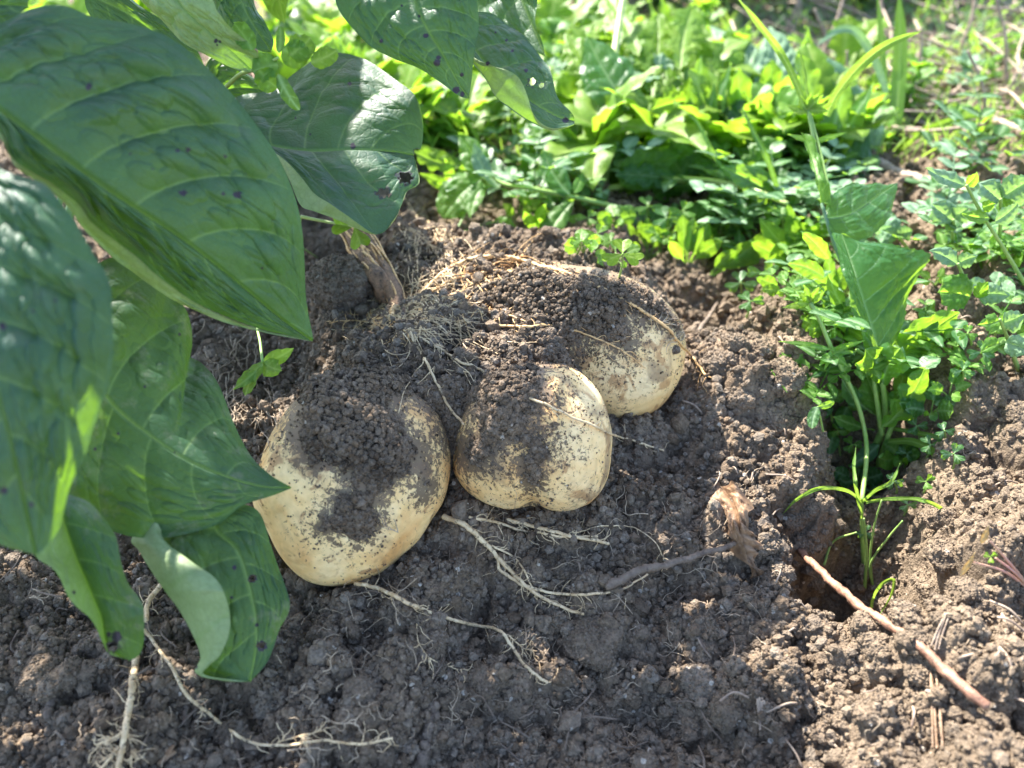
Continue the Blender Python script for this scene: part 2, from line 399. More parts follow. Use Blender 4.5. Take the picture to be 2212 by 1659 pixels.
def hit_ground(px, py):
    """march camera rays down to the height field (vectorised)"""
    px = np.atleast_1d(np.asarray(px, float)); py = np.atleast_1d(np.asarray(py, float))
    r = ray(px, py); lo = np.full(len(px), .12); hit = np.full(len(px), np.nan)
    ds = .12 * np.exp(np.linspace(0, math.log(60), 420))
    prev = ds[0]
    for d in ds[1:]:
        q = CAM + r * d
        under = (q[:, 2] < gz(q[:, 0], q[:, 1])) & np.isnan(hit)
        hit[under] = d; lo[under] = prev; prev = d
    hi = np.where(np.isnan(hit), 5.0, hit); lo = np.where(np.isnan(hit), 5.0, lo)
    for _ in range(10):
        m = (lo + hi) / 2; q = CAM + r * m[:, None]; u = q[:, 2] < gz(q[:, 0], q[:, 1])
        hi = np.where(u, m, hi); lo = np.where(u, lo, m)
    return hi

# ------------------------------------------------------------------ potatoes
def potato(cx, cy, d, outline, T, label, seed, dirt_polys, grime=0.0, kw_=27, dents=()):
    axis = ray(cx, cy); axis = axis / np.linalg.norm(axis)
    ux = np.cross(axis, UP); ux /= np.linalg.norm(ux); uy = np.cross(ux, axis)
    o = np.array(outline, float); th = np.arctan2(-(o[:, 1] - cy), o[:, 0] - cx); rr = np.hypot(o[:, 0] - cx, o[:, 1] - cy)
    k = np.argsort(th); th = th[k]; rr = rr[k]
    th = np.concatenate([th - 2 * math.pi, th, th + 2 * math.pi]); rr = np.tile(rr, 3)
    nth, nph = 300, 180
    A = np.linspace(0, 2 * math.pi, nth, endpoint=False); rad = np.interp(A, th, rr)
    ker = np.exp(-np.linspace(-2, 2, kw_) ** 2); ker /= ker.sum()
    rad = np.convolve(np.tile(rad, 3), ker, 'same')[nth:2 * nth] * d / F_PX * .985
    ph = np.linspace(.0, math.pi, nph)
    sf = np.sin(ph) ** .92; cf = np.cos(ph)
    Rr = rad[None, :] * sf[:, None] + (rad.mean() - rad[None, :]) * (sf * (1 - sf) * .6)[:, None]
    ctr = P(np.array(cx), np.array(cy), np.array(d))
    V = ctr + (Rr * np.cos(A))[..., None] * ux + (Rr * np.sin(A))[..., None] * uy - (T * cf)[:, None, None] * axis
    n = V - ctr; n /= np.linalg.norm(n, axis=-1)[..., None]
    b = fbm(n[..., 0] * 2.2 + n[..., 2] * 1.7 + seed, n[..., 1] * 2.2 - n[..., 2] * 1.3, seed, 3) * .0011
    b = b * np.sin(ph)[:, None]
    V = V + n * b[..., None]
    qx, qy, _ = proj(V.reshape(-1, 3)); near_ = ((V - ctr) @ axis < 0).ravel()
    for (x0, y0, x1, y1, wd, dp) in dents:     # creases and shallow dents of the tuber
        t_ = np.clip(((qx - x0) * (x1 - x0) + (qy - y0) * (y1 - y0)) / ((x1 - x0) ** 2 + (y1 - y0) ** 2 + 1e-9), 0, 1)
        dd_ = np.hypot(qx - x0 - t_ * (x1 - x0), qy - y0 - t_ * (y1 - y0))
        V = V - n * (near_ * dp * (1 - .7 * t_) * np.exp(-(dd_ / wd) ** 2)).reshape(V.shape[:2])[..., None]
    dirt = np.zeros(V.shape[:2])
    qx, qy, _ = proj(V.reshape(-1, 3)); ins = np.zeros(len(qx))
    for pl in dirt_polys: ins = np.maximum(ins, soft_in(qx, qy, pl, 40))
    dirt = ins + .35 * np.clip((n @ np.array([0, .3, .95])).ravel() - .3, 0, 1) * (qy < cy)
    me = mesh_np('potato', V.reshape(-1, 3), grid_faces(nph, nth, closed=True), {'dirt': dirt, 'grime': np.full(V.shape[:2], grime)})
    ob = link('potato', me, M_POT); tag(ob, label, 'potato', 'pale potatoes dug out of the soil')
    return ob, V.reshape(-1, 3), n.reshape(-1, 3)
def inpoly(x, y, poly):
    p = np.asarray(poly, float); x = np.asarray(x, float); y = np.asarray(y, float)
    c = np.zeros(x.shape, bool); j = len(p) - 1
    for i in range(len(p)):
        with np.errstate(divide='ignore', invalid='ignore'):
            k = ((p[i, 1] > y) != (p[j, 1] > y)) & (x < (p[j, 0] - p[i, 0]) * (y - p[i, 1]) / (p[j, 1] - p[i, 1] + 1e-9) + p[i, 0])
        c ^= k; j = i
    return c
def pdist(x, y, poly):
    p = np.asarray(poly, float); best = np.full(np.shape(x), 1e9)
    for a, b in zip(p, np.roll(p, -1, 0)):
        ab = b - a; t = np.clip(((x - a[0]) * ab[0] + (y - a[1]) * ab[1]) / (ab @ ab + 1e-9), 0, 1)
        best = np.minimum(best, np.hypot(x - a[0] - t * ab[0], y - a[1] - t * ab[1]))
    return best
def soft_in(x, y, poly, s):
    d = pdist(x, y, poly); i = inpoly(x, y, poly)
    return np.where(i, 1.0, np.exp(-(d / s) ** 1.3))
def crop3(pts): return [(494 + a * .3968, 768 + b * .3968) for a, b in pts]
def crop2(pts): return [(878 + a * .3224, 494 + b * .3224) for a, b in pts]
COV1 = crop3([(330,120),(380,210),(390,330),(420,380),(385,420),(400,480),(460,590),(560,580),(640,620),(670,690),(770,690),(760,745),(690,740),(600,770),(590,830),
  (540,870),(505,930),(560,960),(620,960),(690,990),(790,965),(815,900),(785,860),(780,790),(830,720),(900,680),(960,640),(1040,625),(1060,700),(1075,690),(1030,620),(990,560),
  (1030,500),(960,420),(930,360),(890,300),(860,250),(960,205),(1060,210),(1100,265),(1190,310),(1200,450),(1215,300),(1210,60),(600,20)])
COV2 = crop3([(1215,250),(1240,290),(1350,260),(1370,340),(1385,410),(1330,460),(1300,520),(1330,580),(1390,580),(1430,530),(1450,490),(1520,450),(1600,445),(1640,520),(1610,580),
  (1640,690),(1690,700),(1700,600),(1740,540),(1700,470),(1620,400),(1600,320),(1660,300),(1640,270),(1720,240),(1690,180),(1650,130),(1670,60),(1700,20),(1560,-30),(1300,-40),(1200,100)])
COV3 = crop2([(300,560),(420,560),(700,700),(880,720),(1000,800),(1090,860),(1110,790),(1180,700),(1300,690),(1370,740),(1490,770),(1500,740),(1450,620),(1480,560),(1560,600),(1640,560),
  (1720,600),(1800,640),(1850,690),(1700,480),(1500,370),(1350,340),(1000,270),(700,200),(400,300)])
POT = []
POT.append(potato(768, 1040, .331, [(890,845),(945,890),(970,955),(974,1010),(965,1070),(930,1135),(870,1200),(800,1248),(722,1263),(660,1245),(610,1190),(585,1135),(553,1080),(570,1000),(598,925),(640,860),(700,815),(780,800),(840,815)],
   .033, 'front left potato, largest and palest, with soil caked down its face', 3, [COV1], .5, 21, [(600,1110,640,1190,12,.0022),(690,1190,760,1215,24,.0008),(900,1100,880,1160,26,.0012)]))
POT.append(potato(1150, 945, .342, [(978,980),(990,920),(1010,870),(1050,830),(1110,800),(1180,783),(1240,790),(1290,835),(1317,900),(1324,970),(1315,1030),(1282,1080),(1225,1104),(1180,1102),(1148,1092),(1108,1102),(1050,1090),(1005,1062),(978,1020)],
   .031, 'middle potato with a notched lower edge, between the other two', 9, [COV2], 1.3, 13, [(1150,1100,1152,1000,30,.0026),(1000,985,1040,960,22,.0015),(1250,850,1262,900,26,.0012)]))
POT.append(potato(1280, 745, .405, [(1030,700),(1040,640),(1090,595),(1170,572),(1260,574),(1350,598),(1425,640),(1466,690),(1480,750),(1466,825),(1425,885),(1360,912),(1290,897),(1220,860),(1140,820),(1060,770)],
   .036, 'rear right potato half buried under the rooty soil heap', 5, [COV3], 1.2, 19, [(1400,700,1385,860,26,.0018),(1290,790,1300,830,20,.001)]))
_bv = []
off = 0; BV_V = []; BV_F = []
for ob, V, n in POT:
    f = np.array([p.vertices[:] for p in ob.data.polygons]); BV_F.append(f + off); BV_V.append(V); off += len(V)
BV = BVHTree.FromPolygons(np.vstack(BV_V).tolist(), np.vstack(BV_F).tolist())
NPV = [len(v) for v in BV_V]
def surf(px, py):
    """visible surface under photo pixels: (points, normal, on_potato)"""
    px = np.atleast_1d(np.asarray(px, float)); py = np.atleast_1d(np.asarray(py, float))
    dg = hit_ground(px, py); pts = CAM + ray(px, py) * dg[:, None]
    nn = np.tile([0, -.2, .98], (len(px), 1)); onp = np.zeros(len(px), bool)
    rr = ray(px, py)
    for i in range(len(px)):
        L = np.linalg.norm(rr[i]); h = BV.ray_cast(CAM.tolist(), (rr[i] / L).tolist())
        if h[0] is not None and h[3] / L < dg[i]:
            q = np.array(h[0]); m = np.array(h[1])
            if m @ rr[i] > 0: m = -m
            pts[i] = q; nn[i] = m; onp[i] = True
    return pts, nn, onp

# ------------------------------------------------------------------ crumbs and clods
def ico(sub):
    import bmesh
    bm = bmesh.new(); bmesh.ops.create_icosphere(bm, subdivisions=sub, radius=1)
    V = np.array([v.co[:] for v in bm.verts]); Fc = np.array([[v.index for v in f.verts] for f in bm.faces]); bm.free()
    return V, Fc
ICO = {k: ico(k) for k in (1, 2, 3, 4, 5)}
def rough_ball(sub, seed, amp=.25):
    V, Fc = ICO[sub]; r = np.random.default_rng(seed)
    s = r.uniform(.7, 1.15, 3); k = r.normal(size=(9, 3)); k /= np.linalg.norm(k, axis=1)[:, None]
    off = r.uniform(.55, .95, 9)
    U = V.copy(); d = V
    for i in range(9):      # planar cuts give the angular look of a clod
        q = U @ k[i]; m = q > off[i]; U[m] -= ((q[m] - off[i]) * .8)[:, None] * k[i]
    U *= (1 + r.uniform(-amp, amp, len(V)) * .5)[:, None]
    n_ = np.sin(V @ r.normal(size=(3, 6)) * 3.1 + r.uniform(0, 6, 6)).sum(1) * amp * .16
    return U * s * (1 + n_)[:, None]
def rand_rot(n, r):
    q = r.normal(size=(n, 4)); q /= np.linalg.norm(q, axis=1)[:, None]; a, b, c, d = q.T
    return np.stack([1-2*(c*c+d*d), 2*(b*c-a*d), 2*(b*d+a*c), 2*(b*c+a*d), 1-2*(b*b+d*d), 2*(c*d-a*b), 2*(b*d-a*c), 2*(c*d+a*b), 1-2*(b*b+c*c)], 1).reshape(n, 3, 3)
def crumbs(name, pos, rad, sub, mat, seed, tintr=(0, 1), dk=1.0):
    r = np.random.default_rng(seed); n = len(pos); nv = 10; parts = []
    idx = r.integers(0, nv, n); rot = rand_rot(n, r); tn = r.uniform(*tintr, n) ** 1.5
    for k in range(nv):
        s = np.where(idx == k)[0]
        if not len(s): continue
        T = rough_ball(sub, seed * 50 + k); Fc = ICO[sub][1]
        V = np.einsum('nij,vj->nvi', rot[s], T) * rad[s][:, None, None] + pos[s][:, None, :]
        parts.append((V.reshape(-1, 3), (Fc[None] + (np.arange(len(s)) * len(T))[:, None, None]).reshape(-1, 3), {'tint': np.repeat(tn[s], len(T)), 'dry': np.repeat(np.clip(sunlit_dry(pos[s][:, 0], pos[s][:, 1]) * dk + r.normal(0, .12, len(s)), 0, 1), len(T))}))  # crumbs take the same painted sunlit paling through dry
    V, Fc, at = cat(parts)
    return mesh_np(name, V, Fc, at, smooth=(sub > 1))
def fan_points(n, r, y0=.1, y1=1.1, um=.76):
    py = r.uniform(-20, 1760, n * 2); px = r.uniform(-120, 2330, n * 2)
    q = ray_z(px, py, np.zeros(n * 2)); k = (q[:, 1] < y1) & (q[:, 1] > y0)
    return q[k][:n]
r1 = np.random.default_rng(5)
q = fan_points(62000, r1); q[:, 2] = gz(q[:, 0], q[:, 1])
_, _, dd = proj(q)
rad = r1.uniform(.55, 1.0, len(q)) ** 2 * .0021 * np.clip(dd / .36, .8, 2.2) * np.exp(r1.normal(0, .35, len(q)))
q[:, 2] += rad * .35
o = link('soil_crumbs', crumbs('soil_crumbs', q, np.clip(rad, .0004, .006), 1, M_CRUMB, 3), M_CRUMB)
tag(o, 'loose brown soil crumbs strewn over the dug ground', 'soil crumbs', kind='stuff')
q = fan_points(3000, r1, .1, .8)
left = np.clip(-(q[:, 0] + .02) / .1, 0, 1)
q[:, 2] = gz(q[:, 0], q[:, 1]); rad = .0018 * np.exp(r1.normal(0, .38, len(q))) * (1 + .35 * left)
q[:, 2] += rad * .15
FINE = [(q, rad)]; FP = []
o = link('small_soil_lumps', crumbs('small_soil_lumps', q, rad, 3, M_CRUMB, 13), M_CRUMB)
tag(o, 'pea sized grey brown soil lumps scattered over the ground', 'soil lumps', kind='stuff')

# soil caked on the potatoes and heaped over them
def cover(poly, n, thick, seed, rmin=.0004, rmax=.0017, edge=9):
    r = np.random.default_rng(seed); p = np.array(poly); lo = p.min(0) - 40; hi = p.max(0) + 40
    x = r.uniform(lo[0], hi[0], n); y = r.uniform(lo[1], hi[1], n)
    d = pdist(x, y, poly); ins = inpoly(x, y, poly)
    wob = (vn(x / 14, y / 14, seed) - .45) * 22
    sd_ = np.where(ins, d, -d) + wob
    keep = (sd_ > 0) | (r.random(n) < .10 * np.exp(sd_ / 14))
    x, y, sd_ = x[keep], y[keep], sd_[keep]
    pt, nn, on = surf(x, y)
    k = on; pt, nn, sd_ = pt[k], nn[k], sd_[k]
    depth = np.clip(sd_ / 45, 0, 1); t = thick * (depth * (.4 + .8 * vn(pt[:, 0] * 160, pt[:, 1] * 160, 4)))
    rad = r.uniform(rmin, rmax, len(pt)) * np.clip(.55 + sd_ / 30, .45, 1.15)
    pt = pt + nn * (t * r.uniform(.2, 1, len(pt)) + rad * .3)[:, None]
    return pt, rad
def dusting(k, n, seed):
    """single grains stuck here and there on the skin"""
    r = np.random.default_rng(seed); V = BV_V[k]; i = r.integers(0, len(V), n * 5); c = V.mean(0)
    p = V[i]; nn = p - c; nn /= np.linalg.norm(nn, axis=1)[:, None]
    g = vn(p[:, 0] * 90 + 5, p[:, 1] * 90 + p[:, 2] * 60, seed) * .6 + vn(p[:, 0] * 300, p[:, 1] * 260 + p[:, 2] * 200, seed + 1) * .4 + .25 * nn[:, 2]
    s = np.argsort(-g + r.uniform(0, .35, len(g)))[:n]
    return p[s] + nn[s] * .0002, r.uniform(.0001, .0007, n) ** 1.0 * r.uniform(.5, 1, n)
cs = [cover(COV1, 15000, .0055, 1), cover(COV2, 14000, .005, 2), cover(COV3, 15000, .006, 3)]
DU = [dusting(0, 900, 61), dusting(1, 1500, 62), dusting(2, 1900, 63)]
cs = [(np.vstack([a[0], b[0]]), np.concatenate([a[1], b[1]])) for a, b in zip(cs, DU)]
for (pt, rad), wh in zip(cs, ('front left potato', 'middle potato', 'rear right potato')):
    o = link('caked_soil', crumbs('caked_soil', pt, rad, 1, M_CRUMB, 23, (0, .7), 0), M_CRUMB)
    tag(o, 'dark granular soil clinging to the ' + wh, 'soil', kind='stuff')
# crumbly top of the heap between the potatoes
HEAP = [(690,700),(760,690),(900,640),(1000,560),(1250,590),(1420,660),(1300,780),(1100,860),(1010,950),(960,950),(900,860),(640,860),(660,760)]
n = 14000; x = r1.uniform(600, 1450, n); y = r1.uniform(540, 960, n); k = inpoly(x, y, HEAP) | (soft_in(x, y, HEAP, 30) > r1.random(n) + .2); x, y = x[k], y[k]
dg = hit_ground(x, y); pt = CAM + ray(x, y) * dg[:, None]
rad = r1.uniform(.0006, .0019, len(pt)); pt[:, 2] += rad * .4
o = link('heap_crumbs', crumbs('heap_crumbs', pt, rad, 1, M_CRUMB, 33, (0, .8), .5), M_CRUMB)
tag(o, 'granular dark soil heaped between and above the potatoes', 'soil', kind='stuff')

def clod(px, py, rpx, label, seed, squash=.8, group='soil clods lying on the dug ground', mat=None, lift=.35, r3=1.0):
    pt, _, _ = surf(px, py); pt = pt[0]; dep = (pt - CAM) @ FW
    rr = rpx * dep / F_PX
    V, Fc = ICO[5]; r = np.random.default_rng(seed); U = V.copy()
    for i in range(14):
        k = r.normal(size=3); k /= np.linalg.norm(k); o_ = r.uniform(.6, .95); q = U @ k; m = q > o_; U[m] -= ((q[m] - o_) * .75)[:, None] * k
    a = r.random() * 50
    n3 = lambda f, s: (vn(V[:, 0] * f + a, V[:, 1] * f, s) + vn(V[:, 1] * f - a, V[:, 2] * f, s + 1) + vn(V[:, 2] * f, V[:, 0] * f + a, s + 2)) / 3 - .5
    U *= (1 + .35 * n3(2.6, seed) + .28 * n3(7, seed + 3) + .20 * n3(17, seed + 6))[:, None]
    U *= rr; U[:, 2] *= squash; U[:, 0] *= r3
    U += pt + np.array([0, rr * .4, rr * lift])
    sel = r.integers(0, len(U), int(150 + rr * rr * 4.5e6)); FP.append((U[sel], r.uniform(.0004, .0011, len(sel)) * (dep / .36)))
    return tag(link('soil_clod', mesh_np('soil_clod', U, Fc, {'tint': np.full(len(U), r.uniform(.1, .9)), 'dry': sunlit_dry(U[:, 0], U[:, 1])}), mat or M_CLOD), label, 'soil clod', group)  # clods get the painted sunlit paling through dry as well
clod(735, 660, 74, 'big rounded dark clod under the potato stem, right of the leaf tip', 101, .95, lift=.55, mat=M_CRUMB)
clod(720, 560, 45, 'dark clod just above the big rounded clod', 102, lift=.5, mat=M_CRUMB)
clod(1572, 1562, 44, 'pale grey angular clod lying low at lower right', 103)
clod(1510, 1500, 46, 'grey brown clod above left of the pale grey clod', 104, mat=M_CRUMB)
clod(1290, 1400, 70, 'wide dark clod below the forked root', 105, .6, mat=M_CRUMB, lift=.0)
clod(1710, 1140, 28, 'brown clod at the top end of the reddish twig', 106, lift=.6)
clod(1030, 985, 20, 'small dark clod stuck on the left of the middle potato', 107, .9, mat=M_CRUMB, lift=-.3)
clod(165, 1310, 24, 'small pale clod on the left below the largest leaves', 108)
clod(290, 1430, 26, 'pale clod beside the hanging tap root', 109)
clod(110, 1500, 34, 'grey clod near the left edge, lowest of the big ones', 110)
clod(350, 1390, 30, 'dark round clod right of the folded leaf tip', 111, mat=M_CRUMB)
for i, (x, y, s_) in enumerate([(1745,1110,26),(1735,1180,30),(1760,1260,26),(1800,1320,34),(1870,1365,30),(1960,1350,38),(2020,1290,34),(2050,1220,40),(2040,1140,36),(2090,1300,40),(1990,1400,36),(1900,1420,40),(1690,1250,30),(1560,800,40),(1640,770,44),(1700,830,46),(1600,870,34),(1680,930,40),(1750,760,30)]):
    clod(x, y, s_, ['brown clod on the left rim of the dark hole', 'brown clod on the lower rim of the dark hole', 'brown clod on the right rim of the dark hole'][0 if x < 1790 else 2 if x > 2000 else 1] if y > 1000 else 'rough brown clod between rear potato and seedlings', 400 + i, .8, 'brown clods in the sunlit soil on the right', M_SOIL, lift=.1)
k = 0
for i in range(95):
    if i < 50: px, py = random.uniform(-20, 1650), random.uniform(1200, 1680); s = random.uniform(10, 25) if i % 3 else random.uniform(26, 46)
    elif i < 80: px, py = random.uniform(1500, 2240), random.uniform(690, 1680); s = random.uniform(12, 36)
    else: px, py = random.uniform(1400, 2212), random.uniform(350, 900); s = random.uniform(8, 18)
    if i < 50 and 500 < px < 980 and py < 1300: continue
    if px < 600 and py < 1300: continue
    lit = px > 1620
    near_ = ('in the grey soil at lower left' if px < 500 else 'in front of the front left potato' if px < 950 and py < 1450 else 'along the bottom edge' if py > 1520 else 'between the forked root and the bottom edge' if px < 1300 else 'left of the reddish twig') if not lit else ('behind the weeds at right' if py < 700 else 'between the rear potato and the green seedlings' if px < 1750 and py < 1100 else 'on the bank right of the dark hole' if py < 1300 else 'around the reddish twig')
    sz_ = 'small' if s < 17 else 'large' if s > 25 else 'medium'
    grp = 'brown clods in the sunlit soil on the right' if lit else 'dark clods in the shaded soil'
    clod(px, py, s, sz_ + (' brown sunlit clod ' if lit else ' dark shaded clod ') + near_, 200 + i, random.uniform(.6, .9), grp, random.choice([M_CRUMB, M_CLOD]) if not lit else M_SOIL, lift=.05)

# fine crumbs stuck on the lumps and clods
q, rad = FINE[0]; k = 11; dv = r1.normal(size=(len(q), k, 3)); dv /= np.linalg.norm(dv, axis=2)[..., None]; dv[..., 2] = np.abs(dv[..., 2])
pp = (q[:, None] + dv * (rad * .92)[:, None, None]).reshape(-1, 3); rp = np.repeat(rad, k) * r1.uniform(.16, .42, len(q) * k)
FP.append((pp, rp)); pp = np.vstack([a for a, b in FP]); rp = np.concatenate([b for a, b in FP])
o = link('soil_crumbs', crumbs('soil_crumbs', pp, rp, 1, M_CRUMB, 43, (0, .9)), M_CRUMB)
tag(o, 'fine soil grains stuck on the lumps and clods', 'soil crumbs', kind='stuff')

# ------------------------------------------------------------------ leaves
def leaf_core(M, L, Rr, nw=26, K=7, pucker=.0018, cup=0.0, wave=.001, seed=1, vw=.0011, slant=.22, flap=None, fside='R', under=(0, 0),
              spots=(), holes=(), bulge=.003, teeth=0.0, nteeth=30, curlL=0.0, curlR=0.0, fk=1.0):
    N = len(M); s = np.linspace(0, 1, N)[:, None]
    rs = np.random.default_rng(seed)
    wcol = np.linspace(0, 1, nw)
    nrm = np.cross(np.gradient(M, axis=0), (Rr - L)); nl = np.linalg.norm(nrm, axis=1); 
    ok = nl > np.median(nl) * .15
    avg = nrm[ok].mean(0); avg /= np.linalg.norm(avg)
    nrm = np.where(ok[:, None], nrm / (nl[:, None] + 1e-12), avg)
    kk = max(3, N // 8); ker = np.ones(kk) / kk
    nrm = np.stack([np.convolve(np.pad(nrm[:, i], kk, mode='edge'), ker, 'same')[kk:-kk] for i in range(3)], 1)
    nrm /= np.linalg.norm(nrm, axis=1)[:, None]
    if np.mean(nrm @ FW) > 0: nrm = -nrm       # towards the viewer side
    out = []
    def side(E, sgn, un, kind='main', Fe=None):
        w_ = wcol[None, :]
        if kind == 'main':
            wid = np.linalg.norm(E - M, axis=1)[:, None]
            edge = E
            if teeth:
                tt = (np.abs(((s[:, 0] * nteeth) % 1) - .35) / .65)
                edge = M + (E - M) * (1 + teeth * (tt - .5) * (np.sin(np.clip(s[:, 0], 0, 1) * math.pi) > .05))[:, None]
            pos = M[:, None, :] + w_[..., None] * (edge - M)[:, None, :]
            # vein pattern
            sv = s - slant * w_ ** 1.35 * (1.1 - .55 * s) - (.04 if sgn > 0 else 0)
            v = (sv + .06) * K
            f = np.abs((v % 1) - .0); f = np.minimum(f, 1 - f)
            lenr = np.linalg.norm(M[-1] - M[0])
            dist = f / K * lenr
            vwid = vw * .42 * (1.15 - .85 * w_)
            side_v = np.exp(-(dist / vwid) ** 2) * (w_ < .96) * (sv > -.04)
            tert = vn(v * 3.1 + 3, w_ * 9 + s * 2, seed)
            midv = np.exp(-((w_ * wid) / (vw * .8 * (1.25 - .8 * s))) ** 2)
            vein = np.clip(np.maximum(midv, side_v * .8), 0, 1)
            cell = np.sin(math.pi * np.clip(f * 2, 0, 1) / 2) ** .8
            sub = lumps(v * .9 + 0 * w_, w_ * 4.0 + 0 * s, .55, seed + 3) / .5
            vi = np.floor(v); lad = w_ * wid / .0075 + _h(vi, vi * 0 + sgn, seed) * 3 + .7 * vn(v * 1.3, w_ * 5, seed + 8)
            lf = np.abs((lad % 1) - .5) * 2
            rung = np.clip((lf - .82) / .18, 0, 1) ** 1.5 * np.clip(w_ * 4 - .5, 0, 1) * np.clip((1 - w_) * 6, 0, 1) * np.clip(f * 2 + .45, 0, 1) * np.clip(wid / .02, 0, 1)
            cell = cell * (1 - .30 * rung)
            env = np.clip(w_ * 3, 0, 1) * np.clip((1 - w_) * 4, .15, 1) * np.sin(math.pi * np.clip(s, .02, .98)) ** .5
            h = pucker * env * (cell * .8 + .42 * sub + .3 * (tert - .5)) * np.clip(wid / (.6 * np.median(wid) + .008), 0, 1) - pucker * .35 * midv
            h = h + cup * w_ ** 2 + (curlL if sgn < 0 else curlR) * w_ ** 3
            h = h + wave * w_ ** 3 * np.sin(s * 23 + seed + sgn) + wave * .8 * w_ ** 2 * np.sin(s * 9 + seed * 2.1)
            pos = pos + nrm[:, None, :] * h[..., None]
            a = {'vein': vein, 'under': np.full(vein.shape, float(un)), 'crease': rung * (pucker > .0012) + 0 * vein}
        else:
            Fe = E + (Fe - E) * fk
            pos = E[:, None, :] + w_[..., None] * (Fe - E)[:, None, :]
            a = {'vein': np.zeros((N, nw)) + np.exp(-(((s * K * 1.0 + w_ * .6) % 1) - .5) ** 2 / .002) * .5, 'under': np.ones((N, nw)), 'crease': np.zeros((N, nw))}
            h = bulge * np.sin(math.pi * w_) * np.sin(math.pi * s)
            pos = pos + nrm[:, None, :] * h[..., None] + nrm[:, None, :] * (pucker * .5 * vn(s * 20, w_ * 3, seed))[..., None]
        return pos, a
    for E, sgn, un in ((L, -1, under[0]), (Rr, 1, under[1])):
        pos, a = side(E, sgn, un); out.append((pos, a))
    parts = []
    edges = [out[0][0][:, -1], out[1][0][:, -1]]
    if flap is not None:
        E = edges[0 if fside == 'L' else 1]
        pos, a = side(E, 1, 1, 'flap', flap); out.append((pos, a))
    for pos, a in out:
        V = pos.reshape(-1, 3); qx, qy, _ = proj(V)
        sp_ = np.zeros(len(V))
        for (x, y, r) in spots:
            sp_ = np.maximum(sp_, np.clip((r - np.hypot(qx - x, qy - y) * (1 + .5 * (vn(qx / 4, qy / 4, 3) - .5))) / 1.5, 0, 1))
        Fq = grid_faces(N, nw)
        if holes:
            c = V[Fq].mean(1); hx, hy, _ = proj(c); keep = np.ones(len(Fq), bool)
            for (x, y, r) in holes: keep &= np.hypot(hx - x, (hy - y) * 1.15) * (1 + .9 * (vn(hx / 5, hy / 5, 9) - .5)) > r
            Fq = Fq[keep]
        for (x, y, r) in holes: sp_ = np.maximum(sp_, .8 * np.clip((r * 1.45 - np.hypot(qx - x, (qy - y) * 1.15) * (1 + .9 * (vn(qx / 5, qy / 5, 9) - .5))) / 3, 0, 1))
        parts.append((V, Fq, {'vein': a['vein'].ravel(), 'under': a['under'].ravel(), 'crease': a['crease'].ravel(), 'spot': sp_}))
    return cat(parts)

def px3(pts, ds, n, off=None):
    """photo-pixel polyline -> 3-D, with depth interpolated along it"""
    q = spline(pts, n); t = np.linspace(0, 1, n)
    d = np.interp(t, np.linspace(0, 1, len(ds)), ds)
    if off is not None: d = d + np.interp(t, np.linspace(0, 1, len(off)), off)
    return P(q[:, 0], q[:, 1], d)
def leafpx(parent, mid, left, right, d, offL=(0, 0, 0), offR=(0, 0, 0), mat=None, n=None, flap=None, foff=(0, -.004, 0), label=None, **kw):
    L0 = np.sum(np.hypot(*np.diff(np.array(mid, float), axis=0).T))
    n = n or int(np.clip(L0 / 3, 24, 320)); nw = kw.pop('nw', None) or int(np.clip(L0 / 8, 10, 120))
    M_ = px3(mid, d, n); L_ = px3([mid[0]] + left + [mid[-1]], d, n, offL); R_ = px3([mid[0]] + right + [mid[-1]], d, n, offR)
    fl = None
    if flap is not None:
        base = offR if kw.get('fside', 'R') == 'R' else offL
        tb = np.linspace(0, 1, n)
        od = np.interp(tb, np.linspace(0, 1, len(base)), base) + np.interp(tb, np.linspace(0, 1, len(foff)), foff)
        q = spline([mid[0]] + flap + [mid[-1]], n); dd = np.interp(tb, np.linspace(0, 1, len(d)), d) + od
        fl = P(q[:, 0], q[:, 1], dd)
    V, Fq, at = leaf_core(M_, L_, R_, nw=nw, flap=fl, **kw)
    o = link('leaf', mesh_np('leaf', V, Fq, at), mat or M_LEAF, parent)
    if label: o['label'] = label
    return o

plant = empty('potato_plant', 'leafy green potato plant leaning over its dug up potatoes from the left', 'potato plant')
plant.location = (0, 0, 0)
sp1 = [(500,95,5),(640,172,5)]
leafpx(plant, [(-230,95),(-100,165),(0,235),(120,325),(250,420),(400,520),(520,615),(610,690),(678,738)],
  [(-180,30),(-60,20),(0,52),(60,22),(134,10),(214,36),(301,57),(368,87),(435,140),(502,207),(569,294),(619,385),(646,468),(660,560),(664,649)],
  [(-170,180),(-60,245),(0,284),(33,350),(110,400),(167,440),(200,485),(284,548),(330,590),(400,640),(450,668),(552,708),(619,724)],
  [.235,.235,.24,.25,.265,.285,.31], offL=(0,.015,.02,.022,.012,0), offR=(0,-.002,0,.006,.004,0), K=8, pucker=.0050, slant=.30, seed=4,
  flap=[(-180,200),(-60,262),(0,308),(33,366),(84,400),(134,445),(165,492),(207,538),(244,575),(285,600),(328,630),(368,654),(418,674),(480,698),(560,716),(619,728)], foff=(0,.002,.002,.001,0), fside='R', bulge=0, fk=.72,
  spots=[(191,188,8),(281,332,4),(383,325,5),(406,324,6),(487,338,4),(397,418,8),(388,415,4),(482,418,5),(513,421,9),(566,579,4),(330,365,3)],
  n=330, nw=130, vw=.0013, label='largest upper leaf with a spotted deep veined blade')
